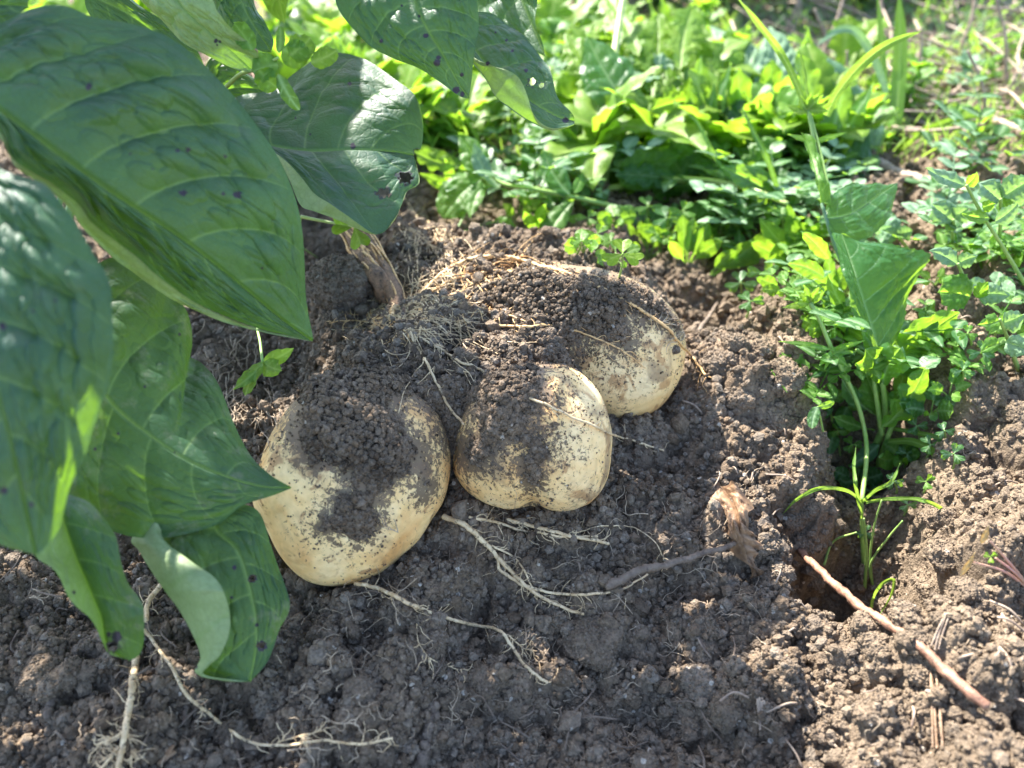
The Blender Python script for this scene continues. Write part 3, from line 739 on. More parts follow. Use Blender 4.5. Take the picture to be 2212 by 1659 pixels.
leafpx(plant, [(-60,330),(-50,600),(-20,800),(20,950),(77,1201)],
  [(-180,400),(-280,600),(-300,800),(-200,1000),(-90,1120),(0,1176)],
  [(0,362),(40,375),(100,400),(160,470),(207,555),(234,599),(248,649),(251,733),(241,800),(214,883),(187,977),(151,1051),(137,1097),(124,1147),(100,1181)],
  [.215,.205,.2,.205,.215], offL=(0,.02,.02,.01,0), offR=(0,.012,.02,.012,0), K=7, pucker=.0044, slant=.28, seed=8, vw=.0011,
  spots=[(5,705,9),(72,672,4),(120,650,4),(8,1060,9),(68,1090,7)], n=300, nw=120, label='lower left leaf hanging nearest to the camera')
leafpx(plant, [(130,720),(190,800),(231,857),(274,903),(378,977),(469,1022),(560,1050),(629,1054)],
  [(170,610),(250,555),(330,592),(371,641),(400,665),(414,705),(416,745),(409,766),(437,785),(470,830),(510,925),(545,990),(585,1030)],
  [(110,850),(120,1000),(150,1095),(200,1132),(244,1148),(291,1161),(361,1161),(469,1134),(522,1097),(589,1071)],
  [.262,.265,.27,.275,.28,.285], offL=(0,.02,.03,.03,.015,0), offR=(0,.0,-.005,-.006,-.002,0), K=6, pucker=.0022, slant=.26, seed=12, mat=M_LEAFD,
  spots=[(313,835,4),(388,722,4),(255,937,4),(377,977,3),(205,970,4)], n=300, nw=120, vw=.0010, label='dusty middle leaf pointing at the front left potato')
leafpx(plant, [(118,1060),(137,1124),(161,1197),(187,1258),(217,1331),(232,1396),(278,1428)],
  [(84,1130),(80,1195),(117,1231),(151,1288),(201,1355),(224,1389),(240,1412)],
  [(200,1090),(244,1147),(261,1197),(278,1264),(308,1311),(312,1358),(302,1412)],
  [.26,.258,.256,.258,.262], offL=(0,-.012,-.012,-.008,0), offR=(0,-.008,-.008,-.006,0), K=5, pucker=.0014, seed=14, under=(1, 0), mat=M_LEAFD,
  holes=[(243,1398,11)], spots=[(252,1375,12),(235,1370,6),(160,1280,5)], n=200, nw=60, label='small folded leaf with a hole near its tip')
leafpx(plant, [(440,1090),(470,1150),(515,1195),(545,1290),(555,1380),(542,1472)],
  [(350,1100),(285,1161),(301,1191),(338,1251),(385,1315),(418,1375),(433,1418),(422,1452),(469,1466)],
  [(549,1097),(586,1181),(616,1264),(625,1315),(602,1365),(579,1425)],
  [.283,.28,.277,.274,.272], offL=(0,-.006,-.01,-.006,0), offR=(0,.008,.01,.006,0), K=5, pucker=.0016, seed=18, mat=M_LEAFD,
  flap=[(370,1120),(351,1161),(415,1214),(469,1254),(494,1315),(495,1365),(475,1415),(450,1440),(445,1458)], foff=(0,-.006,-.012,-.008,0), fside='L', bulge=.004,
  holes=[(545,1250,8),(565,1395,9)], spots=[(506,1226,6),(545,1250,10),(565,1395,12),(423,1440,5),(500,1290,4),(555,1350,5)], n=240, nw=80, label='lowest leaf rolled over to show its pale underside')
leafpx(plant, [(540,300),(600,316),(680,325),(760,322),(840,326),(893,334)],
  [(500,215),(585,195),(640,150),(690,124),(745,121),(800,135),(850,170),(895,210),(915,262),(912,312)],
  [(602,338),(653,385),(686,422),(740,462),(815,507),(850,480),(868,440),(880,412),(905,395),(900,360)],
  [.37,.365,.365,.37,.38], offL=(0,.025,.035,.03,.01,0), offR=(0,-.014,-.022,-.02,-.01,0), K=5, pucker=.0018, slant=.3, seed=22,
  flap=[(595,350),(619,390),(640,455),(680,468),(760,494),(815,508),(850,481),(868,441),(880,413),(905,396),(900,361)], foff=(0,.002,.003,.001,0,0), bulge=0, fk=.75,
  holes=[(828,418,11),(875,383,13),(902,326,7)], spots=[(755,181,5),(638,255,3),(670,290,3),(762,316,7)], n=260, nw=90, vw=.0012, label='broad glossy leaf right of centre with insect holes')
leafpx(plant, [(870,-130),(885,-50),(899,17),(927,73),(951,111),(990,180),(1012,212)],
  [(780,-110),(722,-50),(727,0),(736,28),(760,59),(802,101),(847,125),(899,146),(951,177),(993,208)],
  [(980,-110),(1028,-50),(1034,0),(1031,69),(1021,149),(1014,200)],
  [.34,.335,.33,.33,.335], offL=(0,.01,.012,.006,0), offR=(0,-.004,-.006,-.004,0), K=7, pucker=.002, slant=.3, seed=26,
  spots=[(868,12,4),(906,35,4),(920,77,6),(824,89,5),(944,135,8),(947,125,6),(998,161,5),(985,195,9),(999,203,6)], n=240, nw=80, label='spotted pointed leaf hanging down at top centre')
leafpx(plant, [(985,20),(1026,105),(1090,180),(1147,218),(1204,251),(1240,259)],
  [(1033,30),(1073,38),(1110,60),(1143,90),(1180,134),(1200,201),(1228,240)],
  [(1000,110),(1023,144),(1053,177),(1086,221),(1120,251),(1157,268),(1194,284),(1237,272)],
  [.37,.365,.36,.36,.365], offL=(0,.01,.01,.005,0), offR=(0,-.008,-.01,-.006,0), K=6, pucker=.0016, seed=30,
  flap=[(1010,110),(1035,140),(1070,146),(1110,161),(1130,187),(1145,228),(1160,266),(1194,283),(1237,272)], foff=(0,-.006,-.01,-.004,0), bulge=.003,
  holes=[(1150,178,8),(1170,185,6)], spots=[(1094,87,4),(1107,110,4),(1054,137,5),(1136,152,5),(1222,260,7),(1070,70,3)], n=240, nw=70, label='leaf at top centre with one edge rolled up')
leafpx(plant, [(1060,-150),(1110,-40),(1178,122)], [(1040,-100),(1028,0),(1045,45),(1100,80)], [(1150,-120),(1158,-20),(1160,50),(1172,95)],
  [.42,.41,.40], offL=(0,.01,0), offR=(0,-.01,0), K=5, seed=33, mat=M_LEAF, n=120, nw=40)
leafpx(plant, [(290,-150),(380,0),(450,70),(510,120),(548,156)], [(190,-150),(302,0),(337,38),(378,73),(420,101),(483,139),(531,153)],
  [(380,-150),(455,0),(483,35),(510,70),(552,104),(574,132)], [.30,.30,.30,.305,.31], offL=(0,.008,.008,0), offR=(0,-.008,-.008,0), K=7, seed=36, under=(1, 1),
  spots=[(466,88,5),(475,90,4),(469,97,3)], n=200, nw=60, label='pale leaf underside at the top left')
leafpx(plant, [(480,-120),(530,20),(586,112)], [(430,-80),(452,0),(495,62),(555,108)], [(540,-110),(548,0),(570,45),(590,85)],
  [.34,.34,.345], offL=(0,.004,0), offR=(0,.008,0), K=7, pucker=.002, seed=39, n=160, nw=50)
leafpx(plant, [(180,-20),(320,60),(480,220)], [(220,-60),(300,10),(368,55),(420,102),(447,158)], [(200,40),(300,130),(400,200)],
  [.33,.34,.36], K=6, seed=42, pucker=.002, n=150, nw=50)
leafpx(plant, [(-140,-60),(-40,0),(60,12)], [(-80,-90),(10,-50),(60,-20)], [(-120,10),(-40,45),(20,46)], [.26,.265,.27], K=6, seed=43, n=100, nw=40)
leafpx(plant, [(400,230),(500,190),(600,196)], [(430,170),(470,120),(520,150)], [(430,260),(510,216),(560,214)], [.39,.395,.40], K=5, seed=44, mat=M_LEAFD, n=100, nw=40)
leafpx(plant, [(640,-160),(600,-40),(615,50)], [(590,-120),(560,-30),(585,30)], [(690,-120),(640,-40),(620,20)], [.45,.45,.45], K=5, seed=45, mat=M_YEL, n=80, nw=30)

# stems: two from the soil, joined and rising out of the frame, then branches carrying the canopy
stem_top = np.array([-.20, .50, .42])
def stem_tube(pts, r0, r1_, n=60, mat=M_STEM, parent=plant, name='stem', knob=.12, ns=12):
    p = spline(pts, n); V, Fc, _ = tube(p, np.linspace(r0, r1_, n), ns, knob, 3)
    return link(name, mesh_np(name, V, Fc), mat, parent)
a0, _, _ = surf([872], [690]); b0, _, _ = surf([838], [640])
A = [a0[0] + [0, 0, -.004], P(855., 640., .415), P(820., 570., .43), P(790., 520., .445), P(735., 430., .46), P(640., 300., .47), P(560., 190., .48), P(530., 60., .50), P(490., -80., .52), stem_top]
stem_tube(np.array(A), .0046, .005, knob=.3)
B = [b0[0] + [0, 0, -.004], P(815., 600., .418), P(785., 560., .43), P(740., 480., .45), P(620., 320., .475), P(480., 150., .50), P(440., -120., .52)]
stem_tube(np.array(B), .0048, .0035, knob=.3)
rsf = np.random.default_rng(9)
for src, nm in ((A, 4), (B, 4)):
    pt_ = spline(np.array(src), 60)[:22]; pr_ = []
    for k in range(16):      # loose bark fibres and soil stained strands along the stem base
        a = rsf.uniform(0, 6.28); i0 = rsf.integers(0, 8); i1 = i0 + rsf.integers(6, 14); seg = pt_[i0:i1]
        ofs = np.stack([np.cos(a + np.linspace(0, 1.2, len(seg))), np.sin(a + np.linspace(0, 1.2, len(seg))) * .5, np.sin(a + np.linspace(0, 1.2, len(seg)))], 1) * rsf.uniform(.0042, .0056)
        V, Fc, _ = tube(spline(seg + ofs + rsf.normal(0, .0005, seg.shape), 24), rsf.uniform(.0003, .0008), 5, .2, k); pr_.append((V, Fc, {}))
    V, Fc, _ = cat(pr_); link('bark_fibres', mesh_np('bark_fibres', V, Fc), M_ROOTO, plant)

# ------------------------------------------------------------------ canopy of the same plant, above and behind the frame: it throws the shade
def q2t(Fq): return np.vstack([Fq[:, [0, 1, 2]], Fq[:, [0, 2, 3]]])
PROF = {
 'ovate': lambda s: np.sin(math.pi * s ** .78) ** .85,
 'lance': lambda s: np.sin(math.pi * s ** .8) ** 1.1,
 'spat': lambda s: np.clip(.10 + .95 * np.sin(math.pi * np.clip((s - .30) / .70, 0, 1) ** .9) ** .8, 0, 1) * np.clip((1 - s) * 12, 0, 1) ** .5,
 'blade': lambda s: np.clip(.55 + .6 * s, 0, 1) * (1 - s ** 3) ** .9,
 'round': lambda s: np.sqrt(np.clip(1 - (2 * s - 1) ** 2, 0, 1)),
 'lobed': lambda s: (np.sin(math.pi * s ** 1.15) ** .7) * (.45 + .55 * np.abs(np.sin(s * math.pi * 4.2 + .4)) ** .7),
 'arrow': lambda s: np.clip(.25 + 1.1 * s, 0, 1) * (1 - s ** 7),
}
def wleaf(base, dirv, length, width, up=(0, 0, 1), droop=.15, prof='ovate', n=22, nw=7, seed=1, K=6, pucker=.0015, cupf=.12, **kw):
    d = np.array(dirv, float); d /= np.linalg.norm(d); s = np.linspace(0, 1, n)[:, None]
    M_ = np.array(base, float) + d * length * s + np.array([0, 0, -1]) * droop * length * s ** 2
    sv = np.cross(d, np.array(up, float)); sv /= np.linalg.norm(sv) + 1e-9
    pw = PROF[prof](s) * width / 2 + 1e-5
    upv = np.cross(sv, d)
    return leaf_core(M_, M_ - sv * pw + upv * pw * cupf, M_ + sv * pw + upv * pw * cupf, nw=nw, K=K, pucker=pucker, seed=seed, **kw)
SHADE = [(-700,1700),(-700,-100),(560,-100),(640,150),(700,420),(860,560),(905,640),(980,700),(1080,760),(1180,800),(1250,850),(1330,900),(1440,960),(1590,1080),(1660,1290),(1690,1700)]
SH2 = [(1120,610),(1250,600),(1400,660),(1440,720),(1350,760),(1180,740)]
LIT = [[(1380,900),(1480,940),(1640,1060),(1710,1250),(1735,1700),(2300,1700),(2300,-20),(1260,-20),(1200,300),(950,430),(930,480),(920,520),(1000,530),(1200,570),(1330,610),(1440,660),(1490,760),(1490,850)],
       [(930,580),(990,545),(1180,590),(1100,620),(960,650)], [(1010,670),(1120,690),(1190,730),(1190,790),(1100,760)], [(1270,790),(1320,880),(1330,920),(1240,820)],
       [(560,880),(620,880),(590,960),(560,990)], [(690,0),(900,130),(1000,300),(930,440),(900,300),(750,120)]]
gx, gy = np.meshgrid(np.arange(-300, 1760, 32), np.arange(-60, 1700, 32)); gx = gx.ravel(); gy = gy.ravel()
m = inpoly(gx, gy, SHADE) | inpoly(gx, gy, SH2)
m &= ~((gx < 620) & (gy < 700)); sx, sy = gx[m], gy[m]
spts, _, _ = surf(sx, sy)
lx, ly = np.meshgrid(np.arange(600, 2200, 26), np.arange(0, 1680, 26)); lx = lx.ravel(); ly = ly.ravel()
m = np.zeros(len(lx), bool)
for pl in LIT: m |= inpoly(lx, ly, pl)
lpts, _, _ = surf(lx[m], ly[m])
ex, ey = np.meshgrid(np.arange(-350, 640, 38), np.arange(-50, 1150, 38))
lv = P(ex.ravel().astype(float), ey.ravel().astype(float), np.full(ex.size, .25))
lv2 = P(np.arange(560, 1200, 40.), np.full(16, 150.), np.full(16, .35))
spts = np.vstack([spts, lv, lv2[:5], P(*[a_.ravel().astype(float) for a_ in np.meshgrid(np.arange(570, 900, 36), np.arange(130, 280, 34))], np.full(50, .375))])
lfx = [(1236,828,.335),(1268,858,.333),(1288,900,.333),(592,935,.325),(1205,800,.338),(800,318,.366),(770,325,.366),(830,322,.37),(770,30,.335),(790,60,.335),(950,90,.33),(965,105,.33),(430,790,.29),(440,810,.29),(500,1320,.272),(500,1345,.272),(560,1400,.28),
 (1130,50,.37),(1150,80,.37),(520,200,.395),(545,200,.395)]
fl_ = np.array([(150,1330),(60,1240),(330,1225),(480,1560),(200,1580),(1250,1230),(1560,1180),(1450,1330),(980,1500),(1180,1600),(60,1620),(1400,1480),(720,1430),(1080,1010),(870,1000),(1600,1450)])
lpts = np.vstack([lpts, P(*np.array(lfx, float).T), surf(fl_[:, 0], fl_[:, 1])[0]])
e1 = np.cross(SUN, [0, 0, 1]); e1 /= np.linalg.norm(e1); e2 = np.cross(SUN, e1)
S2 = np.stack([spts @ e1, spts @ e2], 1); L2 = np.stack([lpts @ e1, lpts @ e2], 1)
cov = np.zeros(len(S2), bool); rc = np.random.default_rng(21); CAN = []
for it in range(6000):
    if len(CAN) >= 84 or cov.mean() > .95: break
    un = np.where(~cov)[0]; i = rc.choice(un)
    q = spts[i] + rc.normal(0, .008, 3)
    zt = rc.uniform(.30, .44); t = (zt - q[2]) / SUN[2]
    if t < .08: continue
    c = q + SUN * t
    px_, py_, _ = proj(c)
    if not (py_ < -230 or px_ < -800): continue
    Ln = rc.uniform(.078, .12); Wd = Ln * rc.uniform(.6, .72)
    if it > 2500: Ln *= .65; Wd *= .65
    ang = rc.uniform(0, 2 * math.pi); dv = np.array([math.cos(ang), math.sin(ang), rc.uniform(-.5, .05)]); dv /= np.linalg.norm(dv)
    sv = np.cross(dv, [0, 0, 1]); sv /= np.linalg.norm(sv)
    a = np.array([dv @ e1, dv @ e2]) * Ln / 2; b = np.array([sv @ e1, sv @ e2]) * Wd / 2
    Mx = np.array([a, b]).T
    if abs(np.linalg.det(Mx)) < .35 * Ln * Wd / 4: continue
    Mi = np.linalg.inv(Mx); c2 = np.array([c @ e1, c @ e2])
    if len(L2) and (np.linalg.norm((L2 - c2) @ Mi.T, axis=1) < .9).sum() > 0: continue
    cv = np.linalg.norm((S2 - c2) @ Mi.T, axis=1) < .9
    if (cv & ~cov).sum() < 2 and it < 3500: continue
    cov |= cv; CAN.append((c, dv, Ln, Wd))
print('canopy', len(CAN), 'covered', cov.mean())
cc = np.array([c[0] for c in CAN]); kc = cc[rc.choice(len(cc), 7, replace=False)]
for _ in range(12):
    a = np.argmin(np.linalg.norm(cc[:, None] - kc[None], axis=2), 1)
    kc = np.array([cc[a == j].mean(0) if (a == j).any() else kc[j] for j in range(7)])
bp = []
for j in range(7):
    tgt = kc[j] - [0, 0, .012]; mid = (stem_top + tgt) / 2 + [0, 0, .02]
    pth = spline([stem_top, mid, tgt], 24); bp.append(pth)
    V, Fc, _ = tube(pth, np.linspace(.0045, .002, 24), 8); link('branch', mesh_np('branch', V, Fc), M_GSTEM, plant)
bp = np.vstack(bp)
for i, (c, dv, Ln, Wd) in enumerate(CAN):
    b = c - dv * Ln / 2
    V, Fq, at = wleaf(b, dv, Ln, Wd, droop=.05, seed=i, n=20, nw=7)
    near = bp[np.argmin(np.linalg.norm(bp - b, axis=1))]
    tv, tf, _ = tube(spline([near, (near + b) / 2 + [0, 0, .008], b], 8), .0011, 5)
    V2, F2, a2 = cat([(V, q2t(Fq), at), (tv, tf, {k: np.zeros(len(tv)) for k in at})])
    link('leaf', mesh_np('leaf', V2, F2, a2), M_LEAF, plant)
# leaf stalks joining the visible leaves to the stems
def stalk(px, py, d, to, r=.0016, via=()):
    a = P(float(px), float(py), d); b = np.array(to, float)
    V, Fc, _ = tube(spline([b] + [P(float(x), float(y), z) for x, y, z in via] + [a], 24) if via else spline([b, (a + b) / 2 + [0, 0, .012], a], 24), np.linspace(r * 1.3, r, 24), 7)
    link('leaf_stalk', mesh_np('leaf_stalk', V, Fc), M_GSTEM, plant)
S_mid = P(640., 300., .47); S_out = P(440., -120., .52)
stalk(-230, 95, .235, S_out); stalk(-60, 330, .217, S_out, via=[(-330,-200,.36),(-230,100,.26)]); stalk(130, 720, .264, S_mid, via=[(560,240,.44),(240,300,.34),(130,560,.29)]); stalk(118, 1060, .262, S_mid, .0012, via=[(560,260,.45),(200,320,.36),(90,700,.30)])
stalk(440, 1090, .285, S_mid, .0012, via=[(560,280,.45),(300,420,.38),(290,700,.33),(330,950,.31)]); stalk(540, 300, .372, P(560., 190., .48)); stalk(870, -130, .34, stem_top); stalk(985, 20, .372, P(1040., -150., .42), .001)
stalk(1060, -150, .42, stem_top); stalk(1040, -150, .42, stem_top, .0012); stalk(290, -150, .30, S_out); stalk(480, -120, .34, S_out)

# ------------------------------------------------------------------ roots
RR = np.random.default_rng(77)
def lay(pts, step=3.0, wig=1.2, seed=0, r=.0005, smooth=5, lift=.8):
    p = np.array(pts, float); L0 = np.sum(np.hypot(*np.diff(p, axis=0).T)); n = int(max(6, L0 / step))
    q = spline(p, n); t = np.arange(n)
    q[:, 0] += wig * (vn(t / 4.0, t * 0., seed) - .5) * 2 + wig * 1.5 * (vn(t / 13.0, t * 0. + 3, seed) - .5) * 2
    q[:, 1] += wig * (vn(t / 4.0, t * 0., seed + 7) - .5) * 2 + wig * 1.5 * (vn(t / 13.0, t * 0. + 3, seed + 7) - .5) * 2
    pt, nn, on = surf(q[:, 0], q[:, 1])
    d = (pt - CAM) @ FW
    k = smooth; ds = np.pad(d, k, mode='edge')
    ds = np.minimum(np.convolve(ds, np.ones(2 * k + 1) / (2 * k + 1), 'same')[k:-k], d + .0003)
    return P(q[:, 0], q[:, 1], ds - r * lift - np.where((q[:, 1] > 1250) & (q[:, 0] < 900), .0065, .0016)), q, d
def root(pts, r0, r1_, parent=None, mat=M_ROOT, rl=14, seed=1, name='root', label=None, cat_='root', group=None, wig=1.2, rlen=(14, 55), knob=.14, subs=()):
    r0 *= .7; r1_ *= .72
    p3, q, d = lay(pts, wig=wig, seed=seed, r=(r0 + r1_) / 2)
    V, Fc, _ = tube(p3, np.linspace(r0, r1_, len(p3)), 8, knob, seed); parts = [(V, Fc, {})]
    rs = np.random.default_rng(seed)
    for k in range(rl):
        i = int(rs.integers(1, len(q) - 1)); T = q[min(i + 2, len(q) - 1)] - q[max(i - 2, 0)]; T = T / (np.hypot(*T) + 1e-9)
        ang = math.atan2(T[1], T[0]) + rs.choice([-1, 1]) * rs.uniform(.4, 1.4); ln = rs.uniform(*rlen); m_ = 4; pp = [tuple(q[i])]
        for j in range(m_):
            pp.append((pp[-1][0] + math.cos(ang) * ln / m_, pp[-1][1] + math.sin(ang) * ln / m_)); ang += rs.normal(0, .5)
        s3, _, _ = lay(pp, 3.5, 1.0, seed * 31 + k, .0002, 3, 2.0)
        rt = rs.uniform(.00016, .00034); V, Fc, _ = tube(s3, np.linspace(rt, rt * .5, len(s3)), 4); parts.append((V, Fc, {}))
    V, Fc, _ = cat(parts)
    o = link(name, mesh_np(name, V, Fc), mat, parent)
    if parent is None: tag(o, label, cat_, group)
    elif label: o['label'] = label
    for j, (sp_, a, b) in enumerate(subs):
        root(sp_, a, b, o, mat, max(3, rl // 2), seed + 100 + j, 'side_root', wig=wig)
    return o
# attached to the plant, running over the tubers
root([(918,632),(945,598),(1000,566),(1050,552),(1100,556),(1160,571),(1230,592),(1300,622),(1370,660),(1430,700),(1480,752),(1530,815)], .0019, .0008, plant, M_ROOTO, 30, 1, label='thick orange root arching over the rear potato')
root([(935,630),(980,603),(1040,588),(1090,585),(1130,598),(1165,612)], .0011, .0006, plant, M_ROOTO, 14, 2)
root([(868,640),(950,641),(1010,658),(1090,676),(1150,700)], .0008, .0005, plant, M_ROOTO, 14, 3)
root([(1060,702),(1120,706),(1180,704),(1230,712),(1290,733),(1345,758),(1395,797)], .0010, .0004, plant, M_ROOTO, 12, 4)
root([(870,690),(920,738),(980,772),(1030,796),(1080,830),(1130,855),(1190,880),(1260,910),(1320,938),(1380,955),(1435,975)], .0009, .0007, plant, M_ROOT, 22, 5, wig=1.8)
root([(880,705),(905,755),(938,815),(965,870),(1000,918)], .0010, .0008, plant, M_ROOT, 6, 6)
root([(872,425),(890,455),(905,490),(900,540),(905,600),(925,640)], .0008, .0004, plant, M_ROOT, 16, 7)
root([(880,450),(920,475),(950,500)], .0008, .0004, plant, M_ROOT, 8, 8)
root([(860,480),(920,520),(960,570),(975,600)], .0008, .0003, plant, M_ROOT, 14, 9)
root([(690,712),(760,713),(820,702),(880,680),(950,668),(1010,662)], .0004, .0003, plant, M_ROOT, 12, 10, wig=2)
root([(1090,676),(1120,655),(1150,650),(1160,672),(1165,690)], .0004, .0003, plant, M_ROOTO, 4, 12)
root([(1240,632),(1290,650),(1340,670)], .00035, .0002, plant, M_ROOT, 4, 13)
root([(1400,690),(1460,700),(1480,720),(1472,735)], .0004, .0003, plant, M_FINE, 10, 14)
for k in range(22):      # roots spreading from the foot of the stem
    a = RR.uniform(-.5, 2.9); L0 = RR.uniform(60, 240); pp = [(865 + RR.uniform(-25, 25), 668 + RR.uniform(-20, 20))]
    for j in range(5): pp.append((pp[-1][0] + math.cos(a) * L0 / 5, pp[-1][1] + math.sin(a) * L0 / 5 * .45)); a += RR.normal(0, .4)
    root(pp, RR.uniform(.0004, .0008), .0002, plant, M_ROOTO if k % 3 else M_ROOT, 6, 500 + k, wig=1.8)
def mat_of_roots(box, n, ang0, seed, ln=(40, 130), rad=(.00018, .00042), label='tangle of fine roots', spread=.5):
    rs = np.random.default_rng(seed); parts = []
    for k in range(n):
        x, y = rs.uniform(box[0], box[2]), rs.uniform(box[1], box[3]); ang = ang0 + rs.normal(0, spread); L0 = rs.uniform(*ln); pp = [(x, y)]
        for j in range(5):
            pp.append((pp[-1][0] + math.cos(ang) * L0 / 5, pp[-1][1] + math.sin(ang) * L0 / 5)); ang += rs.normal(0, .45)
        s3, _, _ = lay(pp, 4, 1.5, seed * 97 + k, .0002, 3, rs.uniform(1, 9)); rt = rs.uniform(*rad)
        V, Fc, _ = tube(s3, np.linspace(rt, rt * .6, len(s3)), 4); parts.append((V, Fc, {}))
    return cat(parts)
for (box, n, a0_, sd_, ln, lab, mt) in [((780,630,960,700), 110, .15, 1, (60,230), 'fibrous mat of fine roots at the foot of the stem', M_ROOT),
        ((940,550,1200,640), 70, .3, 2, (40,150), 'fine roots on the crest of the soil heap', M_ROOTO),
        ((850,430,980,640), 70, .9, 3, (30,110), 'tangle of pale roots right of the stem', M_ROOT),
        ((430,690,590,900), 70, 1.6, 4, (40,120), 'tangle of fine roots between the leaves at left', M_FINE),
        ((680,480,790,600), 26, 1.2, 5, (30,90), 'fine roots over the clods by the stem', M_FINE)]:
    V, Fc, _ = mat_of_roots(box, n, a0_, sd_, ln)
    o = link('fine_roots', mesh_np('fine_roots', V, Fc), mt, plant); o['label'] = lab; o['kind'] = 'stuff'
# loose and emerging roots lying on the soil in front
root([(958,1114),(1010,1140),(1048,1175),(1075,1205),(1120,1250),(1170,1290),(1215,1312),(1262,1326)], .0019, .0008, None, M_ROOT, 26, 21, label='long forked root emerging between the front and middle potatoes',
     subs=[([(1078,1210),(1082,1235),(1130,1262),(1200,1280),(1270,1284),(1340,1275),(1385,1250),(1400,1240)], .0011, .0006), ([(1062,1180),(1110,1205),(1140,1250),(1150,1280)], .0007, .0005)])
root([(1012,1118),(1060,1124),(1110,1140),(1160,1150),(1220,1158),(1290,1158)], .0010, .0006, None, M_ROOT, 18, 22, label='thin root just below the notch of the middle potato',
     subs=[([(1215,1158),(1260,1146),(1300,1135),(1355,1137),(1390,1150),(1420,1180),(1440,1230)], .0004, .0003)])
root([(1095,1122),(1160,1138),(1230,1156),(1280,1165),(1316,1176)], .0013, .0009, None, M_ROOT, 14, 23, label='blunt ended root below the middle potato, crossing the thin one')
root([(765,1260),(820,1273),(890,1305),(960,1334),(1035,1352),(1080,1362),(1105,1395),(1125,1425),(1155,1455),(1183,1476)], .0012, .0009, None, M_ROOT, 34, 24, label='long root from beneath the front left potato, ending near a clod',
     subs=[([(1100,1375),(1130,1400),(1160,1405)], .0004, .0003), ([(900,1328),(905,1390),(935,1425),(1000,1448)], .0003, .0002)])
root([(312,1360),(335,1395),(370,1440),(400,1495),(450,1540),(500,1580),(560,1608),(640,1606),(700,1600),(760,1608),(800,1606),(850,1595)], .0010, .0006, None, M_ROOT, 26, 25, label='long pale root curving across the soil at lower left',
     subs=[([(600,1606),(650,1590),(700,1575)], .0003, .0002)])
root([(292,1420),(288,1470),(280,1520),(272,1570),(262,1620),(252,1670)], .0020, .0013, None, M_ROOT, 34, 26, label='upright tap root with side roots below the small folded leaf',
     subs=[([(278,1570),(250,1590),(208,1608)], .0008, .0005), ([(270,1600),(240,1635),(215,1665)], .0008, .0006), ([(275,1580),(285,1610),(300,1640)], .0005, .0004)])
root([(345,1262),(322,1300),(314,1340)], .0016, .0014, None, M_ROOT, 10, 27, label='short thick root piece between the two folded leaves')
root([(620,1620),(690,1615)], .0004, .0003, None, M_FINE, 4, 28, label='short fine root on the soil beside the long curving root')
root([(695,1545),(720,1560),(770,1563)], .0004, .0003, None, M_FINE, 6, 29, label='fine crooked root above the long curving root')
rw = [(860,1150),(700,1450),(1000,1560),(1180,1340),(1250,1440),(1480,1380),(1600,1330),(1400,1110),(900,1250),(950,1190),(1330,1590),(60,1290),(420,1560),(1560,1200),(1750,1500),(1650,1000)]
for i, (x, y) in enumerate(rw):
    a = RR.uniform(0, 6.28); L0 = RR.uniform(40, 90); pp = [(x, y)]
    for j in range(4): pp.append((pp[-1][0] + math.cos(a) * L0 / 4, pp[-1][1] + math.sin(a) * L0 / 4)); a += RR.normal(0, .5)
    root(pp, .00035, .0002, None, M_FINE, 3, 300 + i, name='rootlet', label='wiry pale rootlet lying on the crumbly soil', cat_='rootlet', group='wiry rootlets on the soil')
parts = []
for k in range(330):
    x, y = (RR.uniform(600, 1650), RR.uniform(1090, 1680)) if k < 250 else (RR.uniform(0, 2212), RR.uniform(1250, 1680)) if k < 320 else (RR.uniform(1350, 2212), RR.uniform(640, 1200))
    if inpoly(np.array([x]), np.array([y]), [(550,1000),(990,850),(980,1100),(850,1260),(600,1280)])[0]: continue
    a = RR.uniform(0, 6.28); L0 = RR.uniform(15, 70); pp = [(x, y)]
    for j in range(4): pp.append((pp[-1][0] + math.cos(a) * L0 / 4, pp[-1][1] + math.sin(a) * L0 / 4)); a += RR.normal(0, .6)
    s3, _, _ = lay(pp, 4, 1.2, k, .0002, 3, 2); rt = RR.uniform(.00010, .00022); V, Fc, _ = tube(s3, np.linspace(rt, rt * .6, len(s3)), 4); parts.append((V, Fc, {}))
V, Fc, _ = cat(parts); o = link('hair_roots', mesh_np('hair_roots', V, Fc), M_FINE); tag(o, 'hair fine broken roots scattered through the soil', 'hair roots', kind='stuff')

